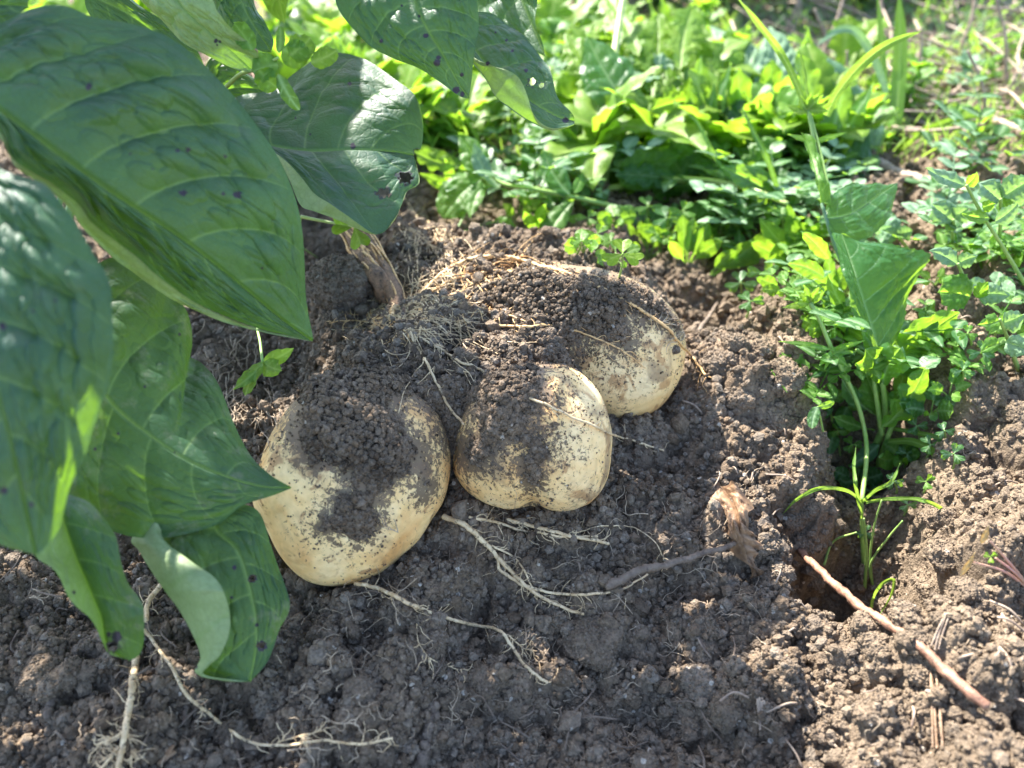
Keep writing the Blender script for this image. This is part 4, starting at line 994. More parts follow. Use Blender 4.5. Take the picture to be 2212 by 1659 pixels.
def stick(name, pts, r0, r1_, mat, label, cat_, group=None, lift=.001, ns=9, knob=.22, seed=3, dz=None):
    """rigid twig or straw: rests on the ground at its two ends"""
    p = np.array(pts, float); q, _, _ = surf(p[[0, -1], 0], p[[0, -1], 1])
    fray = name == 'straw' and r0 < .002
    d0, d1 = (q - CAM) @ FW; t = np.concatenate([[0], np.cumsum(np.hypot(*np.diff(p, axis=0).T))]); t /= t[-1]
    inv = (1 / d0) * (1 - t) + (1 / d1) * t; d = 1 / inv
    if dz is not None: d = d + np.interp(t, np.linspace(0, 1, len(dz)), dz)
    w3 = P(p[:, 0], p[:, 1], d) + [0, 0, r0 + lift]
    if fray:
        rs = np.random.default_rng(abs(int(pts[0][0]))); pr = []; pth = spline(w3, 24); ax = pth[-1] - pth[0]; sd_ = np.cross(ax, [0, 0, 1]); sd_ /= np.linalg.norm(sd_) + 1e-9
        for k in range(6):
            a, b = rs.integers(0, 5), rs.integers(16, 24); seg = pth[a:b] + sd_ * (rs.uniform(-1, 1) * r0 * 1.1 + np.linspace(0, rs.uniform(-1, 1) * r0 * .8, b - a)[:, None]) + [0, 0, rs.uniform(-.4, .5) * r0]
            V, Fc, _ = tube(seg, r0 * rs.uniform(.22, .42), 5, .25, k); pr.append((V, Fc, {}))
        V, Fc, _ = cat(pr); return tag(link(name, mesh_np(name, V, Fc, smooth=False), mat), label, cat_, group)
    pth = spline(w3, 70); rs = np.random.default_rng(abs(int(pts[0][0]))); pth[1:-1] += np.stack([np.convolve(rs.normal(0, r0 * .55, 90), np.ones(9) / 9, 'same')[10:78] for _ in range(3)], 1)
    V, Fc, _ = tube(pth, np.linspace(r0, r1_, 70) * (1 + .12 * np.sin(np.arange(70) * .55) ** 8), ns, knob, seed)
    return tag(link(name, mesh_np(name, V, Fc), mat), label, cat_, group)
stick('twig', [(1722,1195),(1790,1262),(1880,1335),(1980,1402),(2060,1478),(2125,1535)], .0017, .0019, M_TWIG, 'long reddish brown twig lying diagonally over the sunlit soil', 'twig', dz=(-.002,-.012,-.016,-.012,-.004))
stick('twig', [(1310,1276),(1375,1245),(1440,1225),(1585,1185)], .0019, .0010, M_DTWIG, 'dark flat twig beside the forked root', 'twig', dz=(-.002,-.006,-.004))
stick('twig', [(2225,885),(2150,880),(2080,876),(2020,868),(1965,862)], .0019, .0010, M_STRAW, 'grey split twig entering from the right edge', 'twig')
stick('twig', [(1490,745),(1520,705),(1550,660)], .0016, .0009, M_DTWIG, 'short dark twig sticking up right of the rear potato', 'twig')
stick('twig', [(1560,595),(1620,535),(1690,470)], .0011, .0008, M_STRAW, 'thin grey twig behind the rear potato', 'twig')
stick('straw', [(1870,362),(1960,395),(2050,425),(2130,455),(2212,500)], .0045, .0035, M_STRAW, 'thick pale straw lying behind the right hand weeds', 'straw')
stick('straw', [(1900,140),(2000,200),(2110,260),(2212,300)], .004, .0035, M_STRAW, 'pale straw in the far right corner', 'straw')
stick('straw', [(1636,1515),(1645,1590)], .0017, .0013, M_STRAW, 'frayed pale straw chip right of the pale grey clod', 'straw')
stick('straw', [(2008,1455),(2014,1520),(2020,1630)], .0013, .0012, M_DRY, 'tan straw stuck upright under the reddish twig', 'straw')
stick('straw', [(2040,1335),(2022,1380),(2010,1420)], .0011, .0010, M_STRAW, 'short pale straw where the reddish twig crosses', 'straw')
stick('straw', [(2160,1330),(2185,1370),(2212,1440)], .0012, .0012, M_STRAW, 'pale straw at the right edge above the twig end', 'straw')
stick('twig', [(110,1560),(128,1460),(145,1390)], .0016, .0012, M_DTWIG, 'grey buried twig standing at lower left', 'twig')
stick('twig', [(403,1570),(408,1480),(410,1400)], .0011, .0010, M_DTWIG, 'thin weathered twig below the lowest leaf', 'twig')
stick('straw', [(345,1659),(370,1640),(385,1622)], .0017, .001, M_DRY, 'tan splinter at the bottom edge', 'straw')
stick('straw', [(-10,1485),(22,1492)], .0014, .001, M_STRAW, 'white straw tip at the left edge', 'straw')
stick('twig', [(910,1659),(930,1580),(945,1530)], .0025, .0018, M_DTWIG, 'soil coated stub of twig at the bottom centre', 'twig')
# dry curled leaf
dl = empty('dry_leaf', 'curled brown dead leaf lying right of the forked root', 'dry leaf')
q, _, _ = surf([1560, 1600, 1630], [1060, 1140, 1240]); dd_ = (q - CAM) @ FW
leafpx(dl, [(1555,1045),(1585,1090),(1600,1150),(1612,1200),(1640,1245)], [(1535,1085),(1562,1110),(1570,1150),(1596,1200),(1612,1250)], [(1575,1050),(1622,1085),(1618,1130),(1640,1160),(1622,1205)], [dd_[0]-.006, dd_[1]-.012, dd_[2]-.003],
  offL=(0,.010,.004,0), offR=(0,.004,.012,0), mat=M_DRY, K=9, pucker=.005, wave=.004, seed=3, n=60, nw=16)
leafpx(dl, [(1560,1065),(1520,1120),(1480,1165)], [(1530,1062),(1500,1110)], [(1570,1100),(1530,1150)], [dd_[0]-.005, dd_[0]-.008, dd_[0]-.012],
  offL=(0,.002,0), offR=(0,.004,0), mat=M_DRY, K=5, pucker=.002, seed=5, n=50, nw=14)

# ------------------------------------------------------------------ weeds
def gdep(px, py):
    q, _, _ = surf([px], [py]); return float((q[0] - CAM) @ FW)
def wl(parent, base, tip, wpx, d0, d1, bend=0.0, prof='ovate', roll=.2, mat=None, teeth=0.0, nt=14, K=6, pucker=.0010, seed=None, cup=.0, n=None, name='leaf', droop=0.0):
    b = np.array(base, float); t = np.array(tip, float); v = t - b; L0 = np.hypot(*v); pr = np.array([-v[1], v[0]]) / (L0 + 1e-9)
    n = n or int(np.clip(L0 / 4, 14, 70)); s = np.linspace(0, 1, n)
    m2 = b + v * s[:, None] + pr * (bend * 4 * s * (1 - s))[:, None]
    T = np.gradient(m2, axis=0); T /= np.linalg.norm(T, axis=1)[:, None]; Nn = np.stack([-T[:, 1], T[:, 0]], 1)
    pw = PROF[prof](s) * wpx / 2 + .15
    d = d0 + (d1 - d0) * s + droop * s * s
    dr = pw * roll * d / F_PX
    l2 = m2 - Nn * pw[:, None]; r2 = m2 + Nn * pw[:, None]
    seed = seed if seed is not None else int(RR.integers(1, 999))
    V, Fq, at = leaf_core(P(m2[:, 0], m2[:, 1], d), P(l2[:, 0], l2[:, 1], d - dr), P(r2[:, 0], r2[:, 1], d + dr), nw=int(np.clip(wpx / 6, 5, 22)),
                          K=K, pucker=pucker * min(1, wpx / 60), seed=seed, teeth=teeth, nteeth=nt, wave=.0008 * min(2, wpx / 50), cup=cup, vw=.0009, slant=.2)
    return link(name, mesh_np(name, V, Fq, at), mat or M_WEED, parent)
def wstem(parent, pts, ds, rpx, mat=None, name='stem', taper=.6):
    q = spline(pts, 30); d = np.interp(np.linspace(0, 1, 30), np.linspace(0, 1, len(ds)), ds)
    r = rpx * d.mean() / F_PX
    V, Fc, _ = tube(P(q[:, 0], q[:, 1], d), np.linspace(r, r * taper, 30), 8, .05, 1)
    return link(name, mesh_np(name, V, Fc), mat or M_GSTEM, parent)
def trefoil(parent, cx, cy, size, d, sq=.7, rot=0.0, mat=None, fold=.15):
    for k in range(3):
        a = rot + k * 2.094; dr = np.array([math.cos(a), math.sin(a) * sq])
        tip = (cx + dr[0] * size * .86, cy + dr[1] * size * .86)
        pr = np.array([-math.sin(a), math.cos(a) * sq])
        mid = [(cx, cy), (cx + dr[0] * size * .4, cy + dr[1] * size * .4), tip]
        def e(s): return [tuple(np.array([cx, cy]) + dr * size * u + pr * size * s * v) for u, v in ((.25, .16), (.5, .36), (.78, .50), (.98, .42), (1.04, .24), (.96, .08))]
        dz = -dr[1] * size * .35 * d / F_PX
        V, Fq, at = leaf_core(px3(mid, [d, d + dz * 2], 16), px3([(cx, cy)] + e(-1) + [tip], [d, d + dz * 2 - .0006], 16), px3([(cx, cy)] + e(1) + [tip], [d, d + dz * 2 + .0006], 16),
                              nw=6, K=3, pucker=.0003, wave=.0002, seed=k, vw=.0006)
        link('leaflet', mesh_np('leaflet', V, Fq, at), mat or M_WEED, parent)
def clover(cx, cy, size, label, gx=None, gy=None, lift=.02, sq=.7, rot=None, mat=None, group=None, n=1, stem=True):
    gx = cx + RR.uniform(-10, 10) if gx is None else gx; gy = cy + size * 1.2 if gy is None else gy
    p = empty('clover', label, 'clover', group); dg = gdep(gx, gy)
    gp, _, _ = surf([gx], [gy]); d = dg - lift
    trefoil(p, cx, cy, size, d, sq, RR.uniform(0, 6.28) if rot is None else rot, mat)
    if stem: wstem(p, [(gx, gy), ((gx + cx) / 2 + 3, (gy + cy) / 2), (cx, cy)], [dg, (dg + d) / 2, d], 2.6)
    return p

# tall sow thistle clump behind the heap
T = empty('sow_thistle', 'large bright sow thistle clump with thick pale stalks behind the potatoes', 'weed')
d0 = gdep(1275, 410)
wstem(T, [(1268,408),(1240,345),(1205,290),(1170,230),(1150,150)], [d0, d0-.01, d0-.02, d0+.0], 13, M_PSTEM)
wstem(T, [(1285,405),(1290,320),(1310,220),(1330,100),(1348,-20)], [d0, d0+.02, d0+.05, d0+.08], 12, M_PSTEM)
wstem(T, [(1262,400),(1225,330),(1200,270)], [d0, d0-.01, d0], 14, M_PSTEM)
wstem(T, [(1300,400),(1330,300),(1380,230),(1460,150)], [d0, d0+.04, d0+.08], 11, M_PSTEM)
wstem(T, [(1310,408),(1400,392),(1500,388),(1600,402),(1700,440)], [d0, d0-.02, d0-.05, d0-.09], 8, M_PSTEM)
TL = [((1360,235),(1268,78),118,-6,.02,'ovate',M_WEEDB,.10),((1300,240),(1220,70),90,8,.05,'lobed',M_YEL,.2),((1200,200),(1110,110),80,5,.06,'lobed',M_YEL,.2),((1400,200),(1420,30),110,10,.1,'lobed',M_YEL,.25),
 ((1470,150),(1500,10),100,-8,.12,'lobed',M_YEL,.25),((1380,230),(1520,150),100,10,.06,'lobed',M_YEL,.25),((1400,240),(1560,215),90,-10,.02,'lobed',M_YEL,.2),((1450,270),(1600,150),95,6,.08,'lobed',M_YEL,.2),
 ((1340,400),(1470,335),90,-8,-.02,'ovate',M_WEED,.12),((1480,395),(1330,378),60,6,-.03,'lobed',M_WEEDB,.15),((1560,388),(1500,300),75,6,-.02,'ovate',M_WEED,.1),((1500,260),(1700,190),110,10,.1,'lobed',M_YEL,.25),
 ((1600,395),(1690,300),80,-6,-.04,'lobed',M_WEED,.15),((1700,440),(1560,360),70,6,-.08,'ovate',M_WEEDB,.08),((1290,330),(1380,265),70,6,.0,'ovate',M_WEED,.1),((1230,330),(1130,300),50,6,.0,'lance',M_WEED,.1),
 ((1420,330),(1330,200),70,6,.05,'lobed',M_WEED,.2),((1530,210),(1620,60),105,-8,.14,'lobed',M_YEL,.25),((1380,120),(1300,-20),90,5,.14,'lobed',M_YEL,.25),((1650,300),(1760,225),80,5,.02,'lobed',M_YEL,.2)]
for (b, t, wd, bd, dd_, pf, mt, te) in TL:
    wl(T, b, t, wd, d0 + dd_ * .4 - .01, d0 + dd_, bd, pf, RR.uniform(-.5, .5), mt, te * (2.2 if pf == 'lobed' else 1), 15, 6, .0022)
for (b, t, wd, dd_, pf) in [((1620,200),(1515,60),120,.16,'ovate'),((1680,240),(1665,55),105,.12,'ovate'),((1850,390),(1775,118),160,.02,'ovate'),((1590,330),(1560,200),70,.05,'ovate')]:
    wl(T, b, t, wd, d0 + dd_ * .5, d0 + dd_, 6, pf, .5, M_PALE, .06, 18, 8, .003, name='pale_leaf')
for i in range(26):      # more broad lobed blades filling the clump down towards the heap
    b = (RR.uniform(1150, 1650), RR.uniform(300, 430)); t = (b[0] + RR.uniform(-120, 120), b[1] - RR.uniform(60, 190)); z0 = RR.uniform(-.02, .12)
    wl(T, b, t, RR.uniform(60, 110), d0 + z0 - .01, d0 + z0 + RR.uniform(-.02, .03), RR.uniform(-14, 14), ['lobed', 'ovate'][i % 2], RR.uniform(-.6, .6), [M_YEL, M_WEED, M_WEEDB, M_WEED][i % 4], .2 if i % 2 == 0 else .1, 14, 6, .002)
wl(T, (1870,380), (1760,230), 90, d0-.02, d0+.02, 8, 'ovate', .3, M_WEEDB, .08)
# hairy nettle like weed arching right to left
N_ = empty('dead_nettle', 'hairy stemmed weed arching leftwards just behind the soil heap', 'weed'); d1 = gdep(1370, 470)
wstem(N_, [(1372,456),(1300,440),(1232,424),(1150,408),(1080,394),(1042,352)], [d1, d1-.02, d1-.03, d1-.03, d1-.02], 6)
for (b, t, wd, bd, dd_, pf, mt) in [((1042,385),(990,288),60,6,-.02,'ovate',M_WEED),((1060,390),(1025,305),38,-6,-.03,'lance',M_PALE),((1040,385),(958,470),82,10,-.035,'round',M_WEED),((1045,395),(1015,470),36,6,-.045,'ovate',M_WEED),
   ((1062,480),(1108,512),60,0,-.04,'round',M_WEED),((1240,432),(1165,556),46,10,-.05,'lance',M_WEED),((1232,420),(1172,322),52,-8,-.02,'ovate',M_WEEDB),((1240,418),(1260,370),24,2,-.01,'lance',M_WEED)]:
    wl(N_, b, t, wd, d1-.03, d1+dd_, bd, pf, .35, mt, .12, 11, 5, .0016)
wstem(N_, [(960,522),(1010,498),(1062,480)], [gdep(960,522), d1-.03, d1-.035], 3)
wstem(N_, [(1030,400),(1010,450),(985,500)], [d1-.03, d1-.03, gdep(985,505)], 3)
# leaf stubs behind the broad leaf
B_ = empty('broad_leaf_weed', 'low yellow green weed touching the edge of the glossy potato leaf', 'weed'); d2 = gdep(960, 400)
wl(B_, (1000,355), (893,325), 46, d2-.01, d2-.03, -10, 'lobed', .3, M_YEL, .1); wl(B_, (1010,360), (885,300), 30, d2, d2-.02, -8, 'lance', .3, M_YEL)
for t in ((905,375),(930,395),(1010,340),(960,340)): wl(B_, (975,412), t, 26, d2, d2-.02, 4, 'lance', .2, M_WEED)

# clovers between the heap and the thistle
for i, (x, y, s, r_, mt) in enumerate([(1345,548,44,.5,M_YEL),(1290,505,30,1,M_WEED),(1400,445,30,.3,M_WEED),(1345,470,26,2,M_WEED),(1270,470,24,1.1,M_WEED),(1218,470,28,.2,M_WEED),(1475,455,30,.9,M_WEED),(1440,470,34,.1,M_WEEDB),
    (1420,505,26,1.7,M_WEED),(1300,415,16,0,M_PALE),(1600,610,34,.4,M_WEEDB),(1650,590,36,1.2,M_WEEDB),(1620,650,30,2,M_WEEDB),(1690,470,30,.4,M_WEED),(1580,480,20,.4,M_YEL),(1640,440,24,1.4,M_YEL),(1255,520,24,.4,M_WEED),(1320,520,24,2.4,M_WEED)]):
    clover(x, y, s, ['yellow translucent clover leaf', 'small green clover', 'round leaved clover'][0 if mt is M_YEL else 1 if s < 28 else 2] + ' growing just behind the soil heap', group='clovers behind the soil heap', rot=r_, mat=mt, lift=.018)
# spatulate seedlings
def rosette(px, py, leaves, label, mat=M_WEED, prof='spat', group=None, roll=.25, lift=.02, name='seedling'):
    p = empty(name, label, 'weed', group); d = gdep(px, py)
    for (x, y, wd) in leaves: wl(p, (px, py), (x, y), wd, d, d - lift * (1 if y > py - 60 else .5), RR.uniform(-6, 6), prof, roll * RR.choice([-1, 1]), mat, 0, K=4, pucker=.0006)
    return p
rosette(1400, 560, [(1345,478,34),(1400,470,30),(1445,470,40),(1430,620,44),(1350,520,30),(1470,500,34)], 'spoon leaved seedling behind the rear potato, nearest the yellow clover')
rosette(1485, 575, [(1475,460,30),(1530,480,40),(1500,470,32),(1470,640,50),(1445,520,26),(1560,520,34)], 'spoon leaved seedling behind the rear potato, right of the yellow clover')
rosette(1530, 600, [(1700,495,52),(1640,520,44),(1590,540,30)], 'long leaved weed lying right behind the rear potato')
rosette(1720, 560, [(1640,470,50),(1700,440,40),(1770,480,50),(1760,560,40),(1660,560,40),(1620,520,40)], 'leafy weed in front of the thistle, left of the toothed leaves', prof='ovate')
rosette(1800, 640, [(1740,560,40),(1790,540,30),(1830,560,36),(1760,600,36),(1830,700,50),(1780,720,30)], 'weed behind the cleavers in the right hand clump', prof='ovate', mat=M_WEEDB)
rosette(1165, 490, [(1130,455,26),(1180,440,26),(1210,520,30)], 'small seedling left of the clovers', prof='ovate')

# leafy filling between the heap and the thistle, and around the right hand weeds
for i, (px, py, n_, s_, pf, mt) in enumerate([(1330,575,5,60,'spat',M_WEED),(1260,545,5,46,'round',M_WEED),(1200,470,6,50,'ovate',M_WEEDB),(1440,520,7,62,'spat',M_WEED),(1400,500,6,50,'round',M_WEEDB),(1560,500,7,70,'spat',M_WEED),(1610,560,6,60,'ovate',M_WEEDB),
    (1500,500,6,56,'round',M_WEED),(1330,490,7,44,'round',M_WEED),(1650,520,7,66,'spat',M_WEED),(1120,470,6,50,'lance',M_YEL),(1020,430,7,60,'lance',M_YEL),(1280,450,7,44,'round',M_WEEDB),(1700,640,7,60,'ovate',M_WEED),(1760,520,7,60,'ovate',M_WEED),
    (1830,640,6,70,'spat',M_WEEDB),(1790,720,6,56,'round',M_WEEDB),(2010,900,7,60,'round',M_WEEDB),(1950,1000,7,60,'round',M_WEED),(2050,860,6,60,'ovate',M_WEED),(2140,640,6,60,'round',M_PALE),(2020,620,5,44,'ovate',M_WEED),(2110,540,6,50,'ovate',M_PALE),(2190,560,6,56,'round',M_WEED),(1850,1050,6,50,'round',M_WEEDB),(2180,720,6,50,'ovate',M_WEED)]):
    p = empty('seedling', ['low', 'leafy', 'small'][i % 3] + ' green seedling among the weeds ' + ('behind the potatoes' if px < 1700 else 'on the right'), 'weed', 'green seedlings behind the potatoes' if px < 1700 else 'green seedlings on the right'); dpp = gdep(px, py)
    for j in range(n_):
        a = j * 2.4 + RR.uniform(-.4, .4); L0 = s_ * RR.uniform(.6, 1.15); t = (px + math.cos(a) * L0, py - 12 + math.sin(a) * L0 * .62 - L0 * .35); sx_ = px + math.cos(a) * L0 * .3; sy_ = py - 10 + math.sin(a) * L0 * .2 - L0 * .15
        dt = dpp - .012 - .012 * math.sin(a)
        wl(p, (sx_, sy_), t, L0 * (.72 if pf == 'round' else .45), dpp - .008, dt, RR.uniform(-5, 5), pf, RR.uniform(-.5, .5), mt, .06 if pf == 'ovate' else 0, K=4, pucker=.0008)
        if j < 4: wstem(p, [(px, py), ((px + sx_) / 2, (py + sy_) / 2 - 2), (sx_, sy_)], [dpp, dpp - .004, dpp - .008], 2.2)
# right hand sow thistle with the big toothed leaves
W = empty('sow_thistle', 'sow thistle on the right with two large toothed leaves, half sunlit', 'weed'); dw = gdep(1885, 985)
wstem(W, [(1880,990),(1905,930),(1912,880),(1905,820)], [dw, dw-.02, dw-.03], 9, M_GSTEM)
leafpx(W, [(1908,790),(1885,710),(1862,640),(1840,570),(1818,505)], [(1880,770),(1850,700),(1832,630),(1815,560),(1796,506)], [(1935,740),(1950,690),(1962,640),(1985,590),(2010,547),(1940,530),(1860,520)],
  [dw-.035,dw-.04,dw-.04,dw-.03], offL=(0,-.004,0), offR=(0,.006,.01,.004,0), mat=M_WEEDB, K=6, pucker=.0018, seed=71, teeth=.05, nteeth=26, n=110, nw=36, vw=.0008, label='big triangular toothed leaf')
leafpx(W, [(1785,470),(1815,468),(1850,455),(1900,420),(1940,394)], [(1790,430),(1830,400),(1880,398)], [(1795,500),(1830,520),(1880,512),(1925,460)],
  [dw-.01,dw-.01,dw-.0,dw+.01], offL=(0,.006,0), offR=(0,-.006,0), mat=M_WEEDB, K=5, pucker=.0016, seed=73, teeth=.05, nteeth=16, n=80, nw=26, vw=.0008, label='half sunlit toothed leaf')
leafpx(W, [(1775,440),(1770,400),(1755,340),(1732,285)], [(1768,420),(1758,370),(1740,320)], [(1795,440),(1788,390),(1772,340),(1755,300)], [dw-.01,dw-.01,dw,dw+.005], mat=M_WEED, K=5, seed=75, teeth=.08, nteeth=12, n=60, nw=14)
wstem(W, [(1905,830),(1850,650),(1800,520),(1775,440)], [dw-.02, dw-.015, dw-.01, dw-.01], 6, M_PALE)
wl(W, (1905,830), (1870,755), 80, dw-.03, dw-.055, 6, 'arrow', .6, M_WEED, .05); wl(W, (1905,830), (1945,752), 90, dw-.03, dw-.055, -6, 'arrow', -.5, M_WEEDB, .05)
wl(W, (1905,925), (2000,790), 70, dw-.03, dw-.05, 12, 'lobed', .4, M_WEED, .1); wl(W, (1945,810), (2075,675), 95, dw-.02, dw-.03, -16, 'ovate', .5, M_WEED, .08)
wl(W, (1960,880), (2075,770), 80, dw-.01, dw-.02, 10, 'lobed', .3, M_WEED, .1); wl(W, (1990,830), (2110,720), 70, dw, dw, -10, 'lobed', .4, M_PALE, .1)
wl(W, (1900,900), (1860,790), 60, dw-.02, dw-.03, 5, 'lance', .4, M_WEED); wl(W, (1910,900), (1960,830), 50, dw-.02, dw-.03, 5, 'ovate', .4, M_WEEDB, .08)
# upper right leaves rising behind
wl(W, (1840,560), (1835,470), 60, dw+.01, dw+.02, 3, 'ovate', .3, M_PALE)

for (b, t, wd, pf, mt) in [((1850,690),(1770,640),30,'lance',M_WEED),((1850,700),(1790,590),34,'lobed',M_WEEDB),((1870,740),(1800,700),26,'lance',M_WEED),((1875,760),(1745,820),34,'lance',M_WEEDB),((1960,800),(2020,650),50,'lobed',M_WEEDB),((1970,830),(2150,800),50,'lobed',M_WEED),((1990,860),(2120,860),40,'lance',M_WEED),
    ((1940,860),(2000,700),40,'ovate',M_WEED),((1780,600),(1700,570),40,'ovate',M_WEEDB),((1790,560),(1730,500),36,'ovate',M_WEED),((1900,900),(1820,820),36,'spat',M_WEEDB),((1890,930),(1800,900),30,'spat',M_WEED),((1900,960),(1835,1010),34,'ovate',M_WEEDB),((1930,960),(2010,1060),34,'ovate',M_WEEDB)]:
    wl(W, b, t, wd, dw - .015, dw - .02 + RR.uniform(-.02, .01), RR.uniform(-12, 12), pf, RR.uniform(-.6, .6), mt, .12)
# cleavers: two, with whorled leaves
def whorl(p, x, y, d, tips, wpx, mat=M_YEL):
    for (tx, ty) in tips: wl(p, (x, y), (tx, ty), wpx, d, d - .004, RR.uniform(-3, 3), 'lance', .3, mat, 0, K=2, pucker=.0002)
Cq = empty('cleavers', 'whorled cleavers sprig with yellow stem left of the big toothed leaf', 'weed'); dc = gdep(1868, 1200)
dtop = dw - .045
wstem(Cq, [(1868,1250),(1862,1150),(1862,1080)], [dc, dc-.01, dc-.02], 5.5, M_GSTEM); 
wstem(Cq, [(1862,1080),(1872,970),(1855,880),(1820,800),(1795,750),(1770,690),(1750,655)], [dc-.02, dw-.03, dw-.04, dtop], 5, M_GSTEM, taper=.9)
whorl(Cq, 1750, 655, dtop, [(1770,618),(1735,615),(1722,630),(1718,655),(1782,628),(1760,640),(1690,665),(1738,640)], 15)
whorl(Cq, 1795, 755, dtop, [(1682,738),(1730,748),(1850,760),(1870,735),(1780,800)], 12, M_WEED)
whorl(Cq, 1800, 765, dtop, [(1830,790),(1770,790),(1835,745)], 20, M_WEED)
def gblade(p, pts, ds, wpx, mat=M_GRASS, roll=.3):
    q = spline(pts, 40); s = np.linspace(0, 1, 40); d = np.interp(s, np.linspace(0, 1, len(ds)), ds)
    T = np.gradient(q, axis=0); T /= np.linalg.norm(T, axis=1)[:, None]; Nn = np.stack([-T[:, 1], T[:, 0]], 1); pw = PROF['blade'](s)[:, None] * wpx / 2 + .1
    l, r = q - Nn * pw, q + Nn * pw; dr = pw[:, 0] * roll * d / F_PX
    V, Fq, at = leaf_core(P(q[:, 0], q[:, 1], d), P(l[:, 0], l[:, 1], d - dr), P(r[:, 0], r[:, 1], d - dr * .3), nw=5, K=1, pucker=0, wave=.0002, seed=1, vw=.0004)
    return link('blade', mesh_np('blade', V, Fq, at), mat, p)
for pts, dl_ in [([(1862,1085),(1830,1060),(1770,1055),(1720,1080),(1690,1112)], -.03), ([(1870,1085),(1920,1078),(1990,1080),(2050,1110),(2092,1165)], -.03), ([(1862,1085),(1890,1060),(1925,1040),(1945,1000)], -.02), ([(1862,1120),(1845,1020),(1850,960)], -.01)]:
    gblade(Cq, pts, [dc-.02, dc-.02+dl_, dc+dl_], 11, M_GRASS)
Cq2 = empty('cleavers', 'cleavers top with a star of narrow leaves in front of the pale thistle leaf', 'weed'); dq = dw + .02
wstem(Cq2, [(1785,440),(1765,340),(1745,240)], [dw, dw+.01, dq], 5, M_GSTEM)
whorl(Cq2, 1745, 240, dq, [(1728,205),(1752,198),(1780,205),(1800,222),(1790,240),(1700,228),(1712,245),(1770,200)], 17)
whorl(Cq2, 1757, 305, dq, [(1830,285),(1700,290),(1790,300)], 12, M_WEED)
# grass blades
G1 = empty('grass', 'tall grass with two long arching blades in front of the thistle', 'grass'); 
gblade(G1, [(1745,245),(1720,180),(1690,120),(1645,60),(1590,-10)], [dq, dq+.0, dq-.02], 22, M_GRASS)
gblade(G1, [(1785,250),(1810,200),(1860,140),(1920,95),(1992,66)], [dq, dq-.01, dq-.02], 30, M_GRASS)
gblade(G1, [(1748,240),(1738,160),(1725,100)], [dq, dq, dq], 10, M_GRASS)
wstem(G1, [(1800,460),(1775,340),(1750,245)], [dw, dw+.01, dq], 4)
G2 = empty('grass', 'upright grass clump with thick green stalks at upper right', 'grass'); dg2 = gdep(1922, 330)
gblade(G2, [(1922,335),(1912,230),(1905,100),(1895,-20)], [dg2, dg2+.02, dg2+.03], 22, M_GRASS)
gblade(G2, [(1926,335),(1938,220),(1945,100),(1942,-20)], [dg2, dg2+.02, dg2+.03], 44, M_GRASS)
gblade(G2, [(1915,200),(1890,130),(1850,70),(1810,65),(1765,98)], [dg2+.01, dg2, dg2-.02], 26, M_PALE)
gblade(G2, [(1930,330),(1990,285),(2080,255),(2150,250)], [dg2, dg2-.02, dg2-.02], 20, M_YEL)
gblade(G2, [(1935,335),(1975,300),(2010,270)], [dg2, dg2-.02, dg2-.02], 14, M_GRASS)
G3 = empty('grass', 'dark narrow grass blades leaning left across the thistle stalk', 'grass'); dg3 = gdep(1700, 470)
gblade(G3, [(1690,440),(1660,350),(1625,280),(1600,225)], [dg3-.02, dg3-.03, dg3-.03], 16, M_WEEDB); gblade(G3, [(1590,400),(1545,340),(1510,270),(1480,240)], [dg3-.01, dg3-.02, dg3-.02], 13, M_WEEDB)
G4 = empty('grass', 'bright pale grass tuft beside the dug hole', 'grass'); d4 = gdep(1905, 990)
wstem(G4, [(1895,1010),(1925,925),(1950,880)], [d4, d4-.02, d4-.03], 7); wstem(G4, [(1905,940),(1890,840),(1880,780),(1850,755)], [d4-.02, d4-.03, d4-.04], 6)
gblade(G4, [(1925,925),(1980,935),(2040,950),(2086,986)], [d4-.02, d4-.04, d4-.05], 14); gblade(G4, [(1915,955),(1975,955),(2030,990),(2076,1070)], [d4-.02, d4-.05, d4-.06], 22)
gblade(G4, [(1940,1060),(2000,1070),(2070,1075),(2135,1045)], [d4-.01, d4-.03, d4-.03], 20, M_WEEDB); gblade(G4, [(1930,1040),(1980,1010),(2030,1010)], [d4, d4-.02, d4-.03], 9)
gblade(G4, [(1900,1010),(1960,980),(2010,985),(2050,1005)], [d4, d4-.02, d4-.03], 12, M_WEEDB)
# thin green loops in the hole
H = empty('seedling', 'thin bright green looping shoots hanging into the dark hole', 'seedling'); dh = gdep(1880, 1262)
for pts in ([(1882,1365),(1884,1300),(1905,1262),(1930,1252),(1925,1285),(1900,1330)], [(1935,1255),(1980,1265),(2020,1285),(2045,1330),(2052,1390)], [(2000,1262),(2050,1280),(2060,1340),(2055,1390),(2010,1428)], [(1905,1380),(1940,1320),(2000,1290),(2040,1285)]):
    gblade(H, pts, [dh-.01, dh-.035, dh-.03], 9, M_GRASS)
wstem(H, [(1868,1270),(1872,1190),(1866,1120)], [dh, dh-.01, dh-.02], 4); wstem(H, [(1885,1270),(1880,1200),(1890,1130),(1905,1080)], [dh, dh-.01, dh-.02], 3.2)
wstem(H, [(1890,1280),(1880,1220),(1920,1160),(1950,1125)], [dh, dh-.01, dh-.02], 3); wstem(H, [(1780,1220),(1800,1170),(1850,1150)], [dh-.01, dh-.01, dh-.02], 3)
